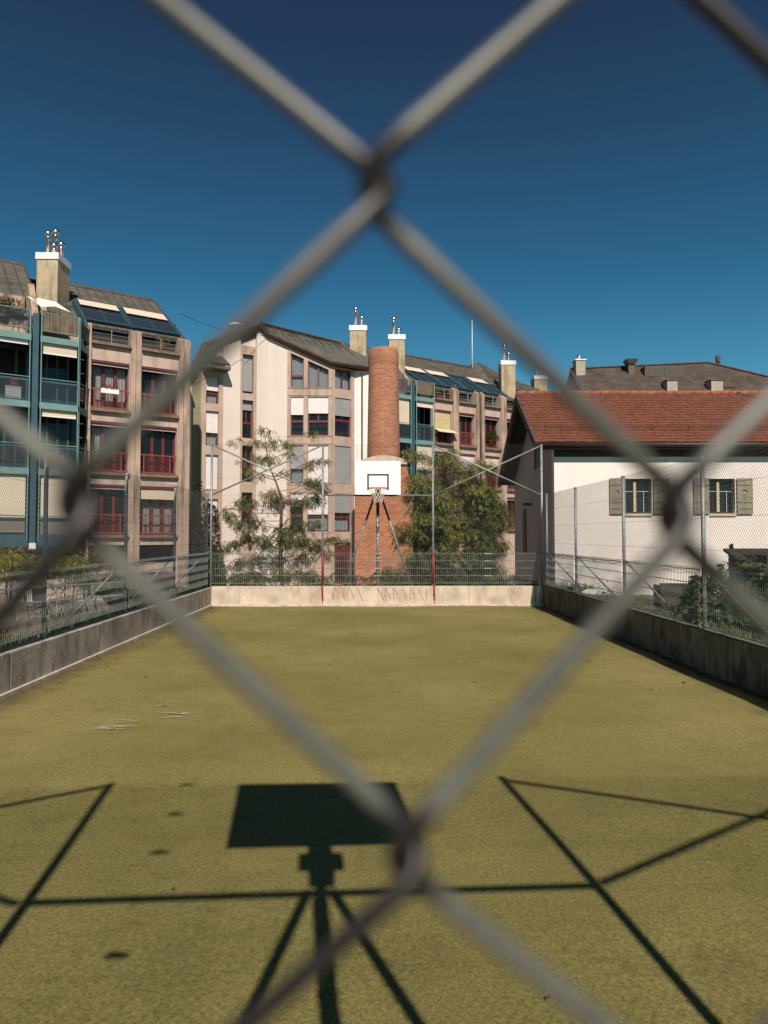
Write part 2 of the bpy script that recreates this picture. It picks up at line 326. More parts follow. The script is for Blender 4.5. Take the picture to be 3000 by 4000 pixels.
kerbwall('kerb_wall','sunlit pale concrete wall at the far end of the court with rusty scribbles',XL,XR,YF,YF+0.22,M_CONC,'x',[-1.15+2.2-0.9,2.6],base=(XL,XR,YF-0.06,YF,-0.02,0.05),h=.53)
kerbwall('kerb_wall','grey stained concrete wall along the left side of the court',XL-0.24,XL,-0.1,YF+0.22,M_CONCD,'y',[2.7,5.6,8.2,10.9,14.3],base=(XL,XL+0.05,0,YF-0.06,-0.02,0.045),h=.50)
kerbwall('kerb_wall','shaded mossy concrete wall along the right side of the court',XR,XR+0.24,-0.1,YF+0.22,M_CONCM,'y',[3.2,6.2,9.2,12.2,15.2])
kerbwall('kerb_wall','concrete wall under the near wire fence, below the viewer',XL,XR,0.04,0.22,M_CONC,'x',[-1.5,1.5])
# rusty scribbles on the far wall + drips under the red posts
sc=MB()
def stroke(g,pts,wd,y):
    for (a,b) in zip(pts[:-1],pts[1:]):
        d=Vector((b[0]-a[0],0,b[1]-a[1])); L=d.length; n=Vector((-d.z,0,d.x)).normalized()*wd*0.5
        e=d.normalized()*wd*0.3
        A=Vector((a[0],y,a[1]))-e; B=Vector((b[0],y,b[1]))+e
        g.add([A-n,B-n,B+n,A+n],[(0,1,2,3)])
def jit(pts): return [(x+rng.uniform(-.01,.01),z+rng.uniform(-.01,.01)) for x,z in pts]
sets=[(-1.22,.51,-1.20,.20,-1.17,.36,-1.13,.54,-1.05,.30,-1.0,.16),(-0.92,.52,-0.86,.30,-0.78,.15),(-0.74,.22,-0.72,.44,-0.66,.53,-0.58,.40,-0.50,.18),(-0.36,.50,-0.30,.30,-0.20,.13),
      (0.30,.52,0.42,.30,0.50,.14),(0.56,.16,0.56,.53,0.68,.30,0.74,.18),(0.84,.20,0.83,.52,0.95,.36,1.05,.12),(1.12,.53,1.2,.4,1.30,.17),(1.40,.17,1.39,.53,1.5,.36,1.56,.24),(1.66,.53,1.74,.36,1.86,.14),(1.93,.17,1.95,.36,1.94,.52)]
for st in sets:
    p=[((st[i]*0.80)-0.10,st[i+1]*0.93) for i in range(0,len(st),2)]; stroke(sc,jit(p),0.016,YF-0.004)
tag(sc.build('paint_scribble',M_RUST),'rusty orange zigzag scribble painted along the far concrete wall','graffiti')
for xx,lab in ((-1.36,'red paint run down the far wall below the left red post'),(1.66,'red paint run down the far wall below the right red post')):
    g=MB(); stroke(g,[(xx,.528),(xx+.004,.30),(xx+.012,.16)],0.055,YF-0.003); stroke(g,[(xx+.01,.2),(xx+.01,.05)],0.02,YF-0.0035)
    tag(g.build('paint_run',M_RED),lab,'paint mark')
g=MB(); 
for _ in range(9):
    y=rng.uniform(6.3,8.6); z=rng.uniform(.12,.45); pts=[(y+0.25*math.cos(a)*rng.uniform(.5,1),z+0.1*math.sin(a)) for a in [k*0.7+rng.random() for k in range(6)]]
    for a,b in zip(pts[:-1],pts[1:]):
        d=Vector((0,b[0]-a[0],b[1]-a[1])).normalized(); n=Vector((0,-d.z,d.y))*0.005; A=Vector((XL+0.004,a[0],a[1])); B=Vector((XL+0.004,b[0],b[1])); g.add([A-n,B-n,B+n,A+n],[(0,1,2,3)])
tag(g.build('paint_scribble',plain('pale_scratch',(0.42,0.38,0.33),0.9)),'pale scratched scribble on the left kerb wall','graffiti')
# chalk marks on turf
def chalk(cx,cy,L,n,lab):
    g=MB()
    for k in range(n):
        y=cy+rng.uniform(-.16,.16); x=cx+rng.uniform(-.1,.1); l=L*rng.uniform(.5,1); a=rng.uniform(-.15,.25)
        p=[]; 
        for i in range(7): t=i/6-.5; p.append((x+l*t,y+a*l*t+0.03*math.cos(t*PI)))
        for i in range(6):
            (x0,y0),(x1,y1)=p[i],p[i+1]; wd=0.009*(1-abs(i/5-.5)); g.add([(x0,y0-wd,.016),(x1,y1-wd,.016),(x1,y1+wd,.016),(x0,y0+wd,.016)],[(0,1,2,3)])
    tag(g.build('chalk_mark',M_CHALK),lab,'chalk mark')
chalk(-2.56,6.80,0.30,9,'white chalk scribble on the turf, the nearer and brighter one')
chalk(-2.12,7.08,0.30,7,'faint white chalk lines on the turf, right of the brightest one')
chalk(-2.27,7.55,0.26,4,'faintest chalk lines on the turf, farthest of the three')
# fallen leaves, twigs
g=MB()
for k in range(420):
    if k<210: x=XR-abs(rng.gauss(0,.5)) if rng.random()<.5 else XL+abs(rng.gauss(0,.4)); y=rng.uniform(2,18)
    elif k<300: x=rng.uniform(XL,XR); y=YF-abs(rng.gauss(0,.25))-.05
    else:
        x=rng.uniform(XL,XR); y=rng.uniform(2.5,17)
        if rng.random()<.6: continue
    if not(XL+.05<x<XR-.05) or y>YF-.08: continue
    a=rng.uniform(0,2*PI); l=rng.uniform(.008,.022)*(1 if y<8 else 1.8); wd=l*rng.uniform(.2,.5); z=.016; ca,sa=math.cos(a),math.sin(a)
    g.add([(x-ca*l,y-sa*l,z),(x+sa*wd,y-ca*wd,z+.008),(x+ca*l,y+sa*l,z+.004),(x-sa*wd,y+ca*wd,z+.012)],[(0,1,2,3)])
tag(g.build('fallen_leaves',leafmat('dry_leaf',(0.03,0.02,0.01),(0.13,0.08,0.03),(0.5,0.45,0.32))),'small dry leaves and twigs scattered over the court','leaf litter',kind='stuff')
# ================================================================ FENCES
def chain(g,x0,x1,z0,z1,y,a,b,r,n=3):
    """zigzag wires; half pitch a (x), b (z)"""
    N=int((x1-x0)/a); K=int((z1-z0)/b)
    for k in range(N):
        pts=[]
        for j in range(K+1):
            left=(k+j)%2==0; x=x0+(k+(0 if left else 1))*a+(-r if left else r); pts.append((x,y+(r if left else -r)*0.6,z0+j*b))
        g.tube(pts,r,n,cap=False)
def barpanel(g,x0,x1,y,z0=0.585,z1=1.43,step=0.05,hz=(0.61,0.81,1.01,1.21,1.41),rr=0.0045):
    n=int((x1-x0)/step)
    for i in range(n+1):
        x=x0+i*step; g.tube([(x,y,z0),(x,y,z1+0.02)],rr,4)
    for z in hz:
        for dy in (-.009,.009): g.tube([(x0,y+dy,z),(x1,y+dy,z)],0.0055,4)
def capped_post(parent,x,y,z0,z1,r=0.03,mat=None,name='post'):
    o=MB().tube([(x,y,z0),(x,y,z1)],r,14).build(name,mat or M_GALV,parent,True)
    MB().lathe([(r+.004,z1-.03),(r+.005,z1),(r*.8,z1+.016),(r*.2,z1+.022)],x,y,14).build('post_cap',M_GALV,o,True); return o
PX=[-4.50,-1.47,1.54,4.53]    # local x of posts (court axis centred 0.11..)
def end_fence(name,label,loc,rot,near=False):
    f=thing(name,label,'wire fence',loc,rot,None)
    # local frame: x along the fence, -y is the side away from the court for near / toward the court for far
    yw=-0.038
    for i,x in enumerate(PX):
        p=capped_post(f,x,0,0.4,4.39)
        if i in (1,2): MB().tube([(x,0,0.572),(x,0,1.44)],0.0325,14).build('red_sleeve',M_RED,p,True)
    for (a,b) in ((PX[0],PX[1]),(PX[2],PX[3])):
        MB().tube([(a+.04,-.035,4.36),(b-.04,-.035,3.02)],0.021,10).build('brace',M_GALV,f,True)
        MB().tube([(a+.04,.0,3.02),(b-.04,.0,4.36)],0.021,10).build('brace',M_GALV,f,True)
    MB().tube([(PX[1],0.0,3.0),(PX[2],0.0,3.0)],0.022,10).build('rail',M_GALV,f,True)
    for a,b in zip(PX[:-1],PX[1:]):
        g=MB(); barpanel(g,a+.04,b-.04,-.02); g.build('bar_panel',M_ROD,f)
        g=MB(); xm=(a+b)/2
        for z in (.81,1.01,1.21,1.41): g.box(xm-.1,xm+.1,-.037,-.031,z-.012,z+.012)
        g.build('panel_joint_plate',M_GALV,f)
    g=MB()
    for z in (4.39,3.0,2.5,2.0,3.9,3.45): g.tube([(PX[0],yw,z),(PX[3],yw,z)],0.0018 if not near else 0.0015,4)
    g.build('tension_wire',M_WIRE,f)
    return f
AX,BZ=0.0267,0.0285
fb=end_fence('wire_fence','tall galvanised wire fence at the far end with red painted post bases',(0.11,18.33,0),0)
g=MB(); chain(g,PX[0],PX[3],1.36,4.39,-0.036,AX,BZ,0.0017); g.build('netting',M_WIRE,fb)
# near fence: the one the viewer looks through
fn=end_fence('wire_fence','blurred chain link fence right in front of the viewer',(0.11,0.112,0),2.3,True)
def ray(u,v):
    u-=829.5; v=1106-v; q=cam.rotation_euler.to_matrix(); return q@Vector((u/1450,v/1450,-1))
inv=(Matrix.Translation((0.11,0.112,0))@Matrix.Rotation(R(2.3),4,'Z')).inverted()
YWN=-0.0475
def knot_at(u,v):   # where the measured joints of the netting lie in the fence's own plane
    o=inv@Vector((0,0,1.9)); d=(inv.to_3x3())@ray(u,v); k=(YWN-o.y)/d.y; p=o+d*k; return p.x,p.z
meas={(0,1):(815,400),(-1,0):(168,1095),(1,0):(1458,1100),(0,-1):(880,1850),(-1,2):(100,-255),(1,2):(1390,-190),(1,-2):(1500,2420),(-1,-2):(205,2530),(2,1):(2010,470),(2,-1):(2040,1740),(-2,1):(-440,480),(-2,-1):(-430,1890)}
kn={k:knot_at(*v) for k,v in meas.items()}
ca=(kn[(1,0)][0]-kn[(-1,0)][0])/2; cb=(kn[(0,1)][1]-kn[(0,-1)][1])/2*0.93
ox=(kn[(1,0)][0]+kn[(-1,0)][0])/2; oz=(kn[(0,1)][1]+kn[(0,-1)][1])/2
offs={k:(p[0]-(ox+k[0]*ca),p[1]-(oz+k[1]*cb)) for k,p in kn.items()}
def kp(i,j):
    if (i,j) in kn: return kn[(i,j)]
    sx=sz=sw=0
    for (a,b),(dx,dz) in offs.items():
        w_=1/((i-a)**2+(j-b)**2)**2; sx+=dx*w_; sz+=dz*w_; sw+=w_
    fade=math.exp(-((i*i+j*j)**.5-2)/6) if i*i+j*j>4 else 1
    return ox+i*ca+sx/sw*fade, oz+j*cb+sz/sw*fade
i0=int((PX[0]-ox)/ca)+1; i1=int((PX[3]-ox)/ca)-1; j0=int((1.36-oz)/cb); j1=int((4.39-oz)/cb)
RW=0.00100; EX=0.0022
g=MB(); gn=MB()
for k in range(i0,i1):
    close=abs(k)<14; ctrl=[]
    for j in range(j0,j1+1):
        left=(k+j)%2!=0           # odd parity: knot in column k
        c_=k if left else k+1; x,z=kp(c_,j); ctrl.append((x+(-EX if left else EX),z,left))
    # right apex: upper stroke is '\' (back), lower '/' (front);  front = -y (viewer side)
    pts=[]
    for m,(x,z,left) in enumerate(ctrl):
        if close and 0<m<len(ctrl)-1:
            A=Vector((x,0,z)); P=Vector((ctrl[m-1][0],0,ctrl[m-1][1])); Q=Vector((ctrl[m+1][0],0,ctrl[m+1][1]))
            ya,yb=((RW,-RW) if left else (-RW,RW))   # left apex: coming from below on '\' (back) leaving on '/' (front)
            ya,yb=ya*1.05,yb*1.05
            da=(P-A).normalized(); db=(Q-A).normalized(); t=0.0034
            S=A+da*t+Vector((0,ya,0)); E=A+db*t+Vector((0,yb,0))
            S0=A+da*t*2.2+Vector((0,ya,0)); E0=A+db*t*2.2+Vector((0,yb,0))
            pts+=[S0,S]
            for s_ in (.25,.5,.75): pts.append(S*(1-s_)**2+A*2*s_*(1-s_)+E*s_*s_)
            pts+=[E,E0]
            if m<len(ctrl)-2:
                Bn=Vector((ctrl[m+1][0],0,ctrl[m+1][1])); lb=ctrl[m+1][2]; yn=(RW if lb else -RW)*1.05
                T=Bn+(A-Bn).normalized()*t*2.2+Vector((0,yn,0))
                pts+=[E0.lerp(T,q/12) for q in range(1,12)]
        else: pts.append(Vector((x,(0),z)))
    gg=g if close else gn
    gg.tube([p+Vector((0,YWN,0)) for p in pts],RW if close else 0.0024,10 if close else 3,cap=False)  # wires away from the viewer thickened to strengthen the netting's shadow
g.v+=[]; 
k_=len(g.v); g.v+=gn.v; g.f+=[tuple(i+k_ for i in f) for f in gn.f]
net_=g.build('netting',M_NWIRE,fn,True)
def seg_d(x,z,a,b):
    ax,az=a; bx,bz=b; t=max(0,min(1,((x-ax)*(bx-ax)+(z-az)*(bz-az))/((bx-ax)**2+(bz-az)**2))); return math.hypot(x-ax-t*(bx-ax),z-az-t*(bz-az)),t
rs=[((0,-1),(-1,-2),0.0,1.0),((-1,0),(-2,-1),0.0,1.0),((1,2),(2,1),.15,1.0),((1,0),(2,-1),.0,.25)]  # strands blocked from the sun, their shade painted into the wire colour
ca_=net_.data.color_attributes.new('wire_shade','FLOAT_COLOR','POINT'); wv_=[0.0]*(4*len(net_.data.vertices))
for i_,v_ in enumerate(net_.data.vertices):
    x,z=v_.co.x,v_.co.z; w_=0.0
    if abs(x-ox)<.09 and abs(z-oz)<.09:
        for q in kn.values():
            d_=math.hypot((x-q[0])*1.15,z-q[1]-.0008); w_=max(w_,min(1,max(0,(.0056-d_)/.0034)))  # knots darkened as well, shade painted where the wires cross
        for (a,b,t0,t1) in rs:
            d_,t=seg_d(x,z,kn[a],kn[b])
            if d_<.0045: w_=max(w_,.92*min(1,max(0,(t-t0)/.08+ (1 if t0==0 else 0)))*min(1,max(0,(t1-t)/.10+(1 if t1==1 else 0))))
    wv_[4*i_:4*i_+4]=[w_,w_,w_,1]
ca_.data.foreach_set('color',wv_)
t_=M_NWIRE.node_tree; b_=t_.nodes['Principled BSDF']; at=t_.nodes.new('ShaderNodeAttribute'); at.attribute_name='wire_shade'
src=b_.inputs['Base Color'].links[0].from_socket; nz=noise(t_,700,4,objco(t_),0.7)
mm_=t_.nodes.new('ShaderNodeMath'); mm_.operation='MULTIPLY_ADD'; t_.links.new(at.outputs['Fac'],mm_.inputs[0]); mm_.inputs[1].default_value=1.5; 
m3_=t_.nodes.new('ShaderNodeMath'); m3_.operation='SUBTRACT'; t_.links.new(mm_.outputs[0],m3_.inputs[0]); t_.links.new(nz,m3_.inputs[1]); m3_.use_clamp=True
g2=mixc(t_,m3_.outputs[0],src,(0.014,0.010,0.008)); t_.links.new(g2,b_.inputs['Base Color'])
for z in (4.4,3.95,3.48,3.02,2.63,2.2): MB().tube([(-.94,-.045,z),(-.90,-.042,z+.004),(-.83,-.045,z)],[.012,.02,.012],6).build('netting_clip',M_BLACK,fn)
def side_fence(name,label,x,sgn,ys):
    f=thing(name,label,'wire fence',(x,0,0),90)   # local x -> world +Y ; local y -> world -X
    for y in ys:
        p=capped_post(f,y,0,0.4,3.02)
        MB().tube([(y,sgn*.03,1.42),(y,sgn*.98,0.42)],0.022,10).build('strut',M_GALV,p,True)
    yy=ys+[ys[-1]+3.0]
    for a,b in zip(ys[:-1],ys[1:]):
        g=MB(); barpanel(g,a+.04,b-.04,-sgn*.045); g.build('bar_panel',M_ROD,f)
    g=MB(); chain(g,ys[0],ys[-1],1.33,3.02,-sgn*.036,AX,BZ,0.0021); g.build('netting',M_WIRE,f)
    g=MB()
    for z in (3.02,2.6,2.15,1.7): g.tube([(ys[0],-sgn*.037,z),(ys[-1],-sgn*.037,z)],0.0018,4)
    g.build('tension_wire',M_WIRE,f)
    return f
side_fence('wire_fence','lower galvanised wire fence along the left side of the court',-4.47,1,[0.3,3.25,6.25,9.25,12.25,15.25,18.2])
side_fence('wire_fence','lower galvanised wire fence along the right side, before the white house',4.74,-1,[0.3,3.4,6.5,9.55,12.6,15.6,18.2])
# ================================================================ BASKETBALL GOALS
def goal(label,loc,rot,front):
    f=thing('basketball_hoop',label,'basketball hoop',loc,rot)   # local -y points into the court; fence at y=+0.02
    p=MB().tube([(0,.09,.42),(0,.09,2.99)],0.042,16).build('pole',M_GALV,f,True)
    MB().tube([(0,.09,2.49),(0,.09,3.02)],0.0435,16).build('black_sleeve',M_BLACK,p,True)
    g=MB()
    for k in range(26):
        z=rng.uniform(1.95,2.48); a=rng.uniform(PI*1.1,PI*1.9); zz=z+rng.uniform(-.07,.07); a2=a+rng.uniform(-.6,.6)
        A=Vector((.0432*math.cos(a),.09+.0432*math.sin(a),z)); B=Vector((.0432*math.cos(a2),.09+.0432*math.sin(a2),zz)); g.tube([A,B],.006,4)
    g.build('sprayed_scrawl',M_BLACK,p)
    for z,r in ((1.92,.034),(1.29,.02),(1.83,.018)):
        g=MB(); n=18
        for j in range(n): t=2*PI*j/n; g.v.append((r*math.cos(t),.09-math.sqrt(max(0,.0447**2-(r*math.cos(t))**2)),z+r*math.sin(t)))
        g.f.append(tuple(range(n))); g.build('sticker',M_STK,p)
    for s in (-1,1):
        a=V(s*.065,.04,3.06); b=V(s*.92,.16,0.55)
        o=MB().tube([a,b],0.027,12).build('leg',M_GALV,f,True)
        MB().tube([a+(a-b).normalized()*.002,a.lerp(b,.30)],0.0285,12).build('black_sleeve',M_BLACK,o,True)
    if front: MB().tube([(-.62,.03,3.0),(.50,.03,3.0)],0.0245,12).build('black_rail_cover',M_BLACK,f,True)
    yb=-.60
    g=MB()
    g.bar((0,.05,2.98),(0,yb+.02,3.25),.05); g.bar((0,.09,2.98),(0,yb+.02,3.65),.04); g.box(-.13,.13,-.25,-.17,3.07,3.19); g.box(-.07,.07,-.25,-.10,2.98,3.30)
    g.build('support_arm',M_BLACK,f)
    b=MB().box(-.6,.6,yb,yb+.02,2.98,3.87).build('backboard',M_BOARD,f); b.modifiers.new('bevel','BEVEL').width=.004
    g=MB(); yq=yb-.003
    for (x0,x1,z0,z1) in ((-.285,.285,3.485,3.53),(-.285,-.24,3.10,3.485),(.24,.285,3.10,3.485)): g.box(x0,x1,yq,yb+.002,z0,z1)
    g.build('target_square',M_BLACK,b)
    for s in (-.165,.165): MB().lathe([(.014,3.525),(.014,3.545)],s,yb-.006,8).build('bolt',M_STK,b)
    if not front: return f
    cy=yb-.36; zr=3.13; pts=[(.235*math.cos(2*PI*k/40),cy+.235*math.sin(2*PI*k/40),zr) for k in range(41)]
    rim=MB().tube(pts,.010,8,cap=False)
    rim.box(-.07,.07,yb-.13,yb-.001,zr-.01,zr+.008); rim.box(-.07,.07,yb-.012,yb-.004,zr-.14,zr+.03)
    rim.box(-.045,.045,cy+.2,cy+.26,zr-.008,zr+.004)
    for s in (-1,1): rim.tube([(s*.06,yb-.01,zr-.13),(s*.10,cy+.19,zr-.01)],.007,6)
    rim=rim.build('rim',M_RIM,f,False)
    g=MB(); n=12; lev=[(.232,0),(.205,-.09),(.165,-.17),(.13,-.25),(.115,-.32),(.125,-.38)]
    for k in range(n):
        for dr in (1,-1):
            g.tube([((r_)*math.cos(2*PI*(k+dr*i*.5)/n),cy+r_*math.sin(2*PI*(k+dr*i*.5)/n),zr+dz) for i,(r_,dz) in enumerate(lev)],.0045,5)
    g.build('net',M_NET,rim,True)
    return f
goal('white basketball backboard with orange rim and net at the far end of the court',(0.14,18.30,0),0,True)
goal('backboard on a post beside the viewer, seen by its shadow on the turf',(0.16,0.10,0),182.3,False)
# ================================================================ BRICK CHIMNEY
bc=thing('brick_chimney','old round red brick chimney stack on a square brick base behind the hoop','chimney',(0.5,30.9,0))
mb_=brick('chimney_brick',(0.46,0.150,0.058),(0.30,0.085,0.034),(0.50,0.31,0.19)); mc_=brick('stack_brick',(0.43,0.150,0.072),(0.26,0.080,0.040),(0.44,0.28,0.19),cyl=0.72)
prof=[(.775,5.2)]+[(.775-.085*(i/12),5.2+i*.405) for i in range(1,12)]+[(.70,9.7),(.715,9.75),(.715,10.25),(.69,10.45),(.60,10.47),(.58,10.2)]
fixn(MB().lathe([(r*.985,z+.05) for r,z in prof],0,0,40).build('stack',mc_,bc,True))
g=MB(); g.box(-1.30,1.30,-.92,1.3,-.95,4.05)
# shoulders: stepped courses narrowing to the cap
for k in range(10): 
    t=k/9; g.box(lerp(-1.29,-.98,t),lerp(1.29,1.0,t),lerp(-.92,-.90,t),1.28-t*.2,4.05+k*.10,4.15+k*.10)
g.box(-.97,.97,-.895,1.0,5.03,5.18)
base=g.build('base',mb_,bc)
g=MB(); n=20; arc=[(-1.0,5.10),(-1.0,5.28)]+[(-1.0+2.0*i/n,5.30+.20*math.sin(PI*i/n)) for i in range(n+1)]+[(1.0,5.28),(1.0,5.10)]
g.panel(arc,[],-.98,.98); g.box(-1.03,1.03,-1.01,1.0,5.09,5.16)
g.build('stone_cap',plain('cap_stone',(0.52,0.41,0.33),0.9,var=0.15),bc)
g=MB()
for z,a in ((8.55,-1.0),(7.6,-2.1),(6.2,-0.9)):
    p0=Vector((.70*math.cos(a),.70*math.sin(a),z)); 
    g.tube([p0,p0*1.10+V(0,0,-.02)+V(0,0,z*-.09),p0*1.12+V(0,0,.12)+V(0,0,z*-.11),p0*1.02+V(0,0,.2)-V(0,0,z*.02)],.018,5)
# ================================================================ APARTMENT PARTS
def rod_bars(g,x0,x1,y,z0,z1,step,r=.008):
    n=max(2,int((x1-x0)/step))
    for i in range(n+1): x=lerp(x0,x1,i/n); g.tube([(x,y,z0),(x,y,z1)],r,4)
def wavy(g,x0,x1,y,z0,z1,amp=.03,n=None):
    n=n or max(8,int((x1-x0)/.03)); k=len(g.v)
    for i in range(n+1):
        x=lerp(x0,x1,i/n); yy=y+amp*math.sin(x*42+1.3*math.sin(x*9)); g.v+=[(x,yy,z0),(x,yy,z1)]
    for i in range(n): g.f.append((k+2*i,k+2*i+2,k+2*i+3,k+2*i+1))
def red_window(b,x0,x1,z0,z1,curt=(),blind=None,rail=True,deep=.45,awn=None,dark=False):
    """deep set red framed window with rail. local frame of building b"""
    y=deep; g=MB(); W=x1-x0
    g.box(x0,x1,y-.12,y+.06,z1-.14,z1+.02); g.box(x0,x1,y-.02,y+.06,z0-.02,z0+.10)
    ps=[x0+.02,x0+W*.33,x0+W*.64] 
    for p in ps: g.box(p,p+.13,y-.02,y+.05,z0,z1-.1)
    g.box(x1-.07,x1,y-.02,y+.05,z0,z1-.1)
    g.box(x0+.02,x1-.02,.02,.16,z1-.10,z1-.004)
    f=g.build('window',M_RFRM,b)
    MB().box(x0+.02,x1-.02,y+.01,y+.02,z0+.05,z1-.1).build('pane',M_GLASS,f)
    edges=ps+[x1-.07]
    for k in curt:
        g=MB(); wavy(g,edges[k]+.14,edges[k+1]-.01,y+.10,z0+.05,z1-.15,.02); g.build('curtain',M_CURT,f)
    if blind:
        fr,mat=blind; MB().box(x0+.04,x1-.04,.10,.13,z1-.1-fr*(z1-z0),z1-.08).build('blind',mat,f)
    g=MB(); g.box(x0+.03,x1-.03,.10,.15,z1-.20,z1-.125); g.build('blind_casing',plain('blind_rail',(0.5,0.46,0.43),.6),f)
    if rail:
        g=MB(); h=z0+.92; yr=.03
        g.box(x0+.01,x1-.01,yr,yr+.05,h-.035,h+.02); g.box(x0+.01,x1-.01,yr,yr+.04,z0+.06,z0+.12)
        g.box(x0+.12,x0+.17,yr+.002,yr+.038,z0+.0,h); g.box(x1-.33,x1-.28,yr+.002,yr+.038,z0+.0,h)
        rod_bars(g,x0+.2,x1-.36,yr+.02,z0+.1,h-.03,.055,.006)
        g.build('railing',M_RRAIL,b)
def seam_roof(name,quad,n,b,mat=M_COPR,th=.08,seam=.03,trim=True):
    """quad: eaveL,eaveR,ridgeR,ridgeL"""
    g=MB(); g.slab(quad,th); q=[Vector(p) for p in quad]; nrm=(q[1]-q[0]).cross(q[3]-q[0]).normalized(); nrm=nrm if nrm.z>0 else -nrm
    o=g.build(name,mat,b); g=MB()
    for i in range(n+1):
        t=i/n; a=q[0].lerp(q[1],t)+nrm*.015; c=q[3].lerp(q[2],t)+nrm*.015; g.tube([a,c],.032,4)
    g.build('roof_seam',M_COPT,o)
    g=MB()
    off=nrm*.10
    n2=max(3,int((q[1]-q[0]).length/.9)); e0=q[0].lerp(q[3],.30)+off; e1=q[1].lerp(q[2],.30)+off
    for k in (0,.05): g.tube([e0+nrm*k,e1+nrm*k],.010,4)
    for i in range(n2+1):
        p=e0.lerp(e1,i/n2); g.tube([p-nrm*.1,p+nrm*.08],.014,4)
    g.build('snow_guard',M_COPT,o)
    if trim:
        g=MB(); g.tube([q[3]+nrm*.03,q[2]+nrm*.03],.11,6); g.tube([q[1]+nrm*.02,q[2]+nrm*.02],.05,4); g.tube([q[0]+nrm*.02,q[3]+nrm*.02],.05,4); g.build('ridge_flashing',M_COPT,o)
    return o
def roof_glazing(b,x0,x1,rz,awn=.3,mat=M_AWN):
    """glazed slope lying on the roof: rz(y) roof height"""
    y0,y1=1.30,3.9; o=.16; P=lambda x,y,k=0:V(x,y,rz(y)+o+k)
    g=MB()
    for x in (x0,x1): g.bar(P(x,y0-.1),P(x,y1),.07)
    g.bar(P(x0,y1),P(x1,y1),.14); g.bar(P(x0,y0),P(x1,y0),.08); g.bar(P((x0+x1)/2,y0),P((x0+x1)/2,y1),.05)
    g.bar(P(x0,y0-.1,.12),P(x0,y1,.12),.03); g.bar(P(x1,y0-.1,.12),P(x1,y1,.12),.03)
    f=g.build('roof_window',M_TEAL,b)
    MB().slab([P(x0,y0,-.03),P(x1,y0,-.03),P(x1,y1,-.03),P(x0,y1,-.03)],.02).build('pane',M_GLASSR,f)
    if awn: 
        ya=lerp(y1,y0,awn); MB().slab([P(x0+.1,ya,.10),P(x1-.1,ya,.10),P(x1-.1,y1,.10),P(x0+.1,y1,.10)],.02).build('awning',mat,f)
        g=MB(); g.bar(P(x0+.1,ya,.10),P(x1-.1,ya,.10),.035); g.build('awning_bar',M_CAP,f)
def chimney(name_parent,wx,wy,z0,z1,wd,dp,flues,bt):
    """bt: parent building; world coordinates converted to its frame"""
    mi=(Matrix.Translation(bt.location)@bt.rotation_euler.to_matrix().to_4x4()).inverted()
    def tr(mb): mb.v=[tuple(mi@Vector(p)) for p in mb.v]; return mb
    g=MB(); g.box(wx-wd/2,wx+wd/2,wy,wy+dp,z0,z1); c=tr(g).build('roof_chimney',M_CHIM,bt)
    g=MB(); g.box(wx-wd/2-.05,wx+wd/2+.05,wy-.05,wy+dp+.05,z1-.02,z1+.30); tr(g).build('chimney_cap',M_CAP,c)
    g=MB(); g.box(wx-wd/2-.055,wx-wd/2-.02,wy-.055,wy-.02,z1-.06,z1+.05)
    for (dx,dy,h,r) in flues:
        x=wx+dx; y=wy+dy; zt=z1+.28+h; g=MB(); g.lathe([(r,z1+.28),(r,zt-.32),(r*1.2,zt-.31),(r*1.2,zt-.27),(r,zt-.26),(r,zt-.22),(r*1.55,zt-.18),(r*1.75,zt-.10),(r*1.6,zt-.02),(r*.9,zt+.04),(r*.2,zt+.06)],x,y,16)
        tr(g).build('flue',M_STEEL,c,True)
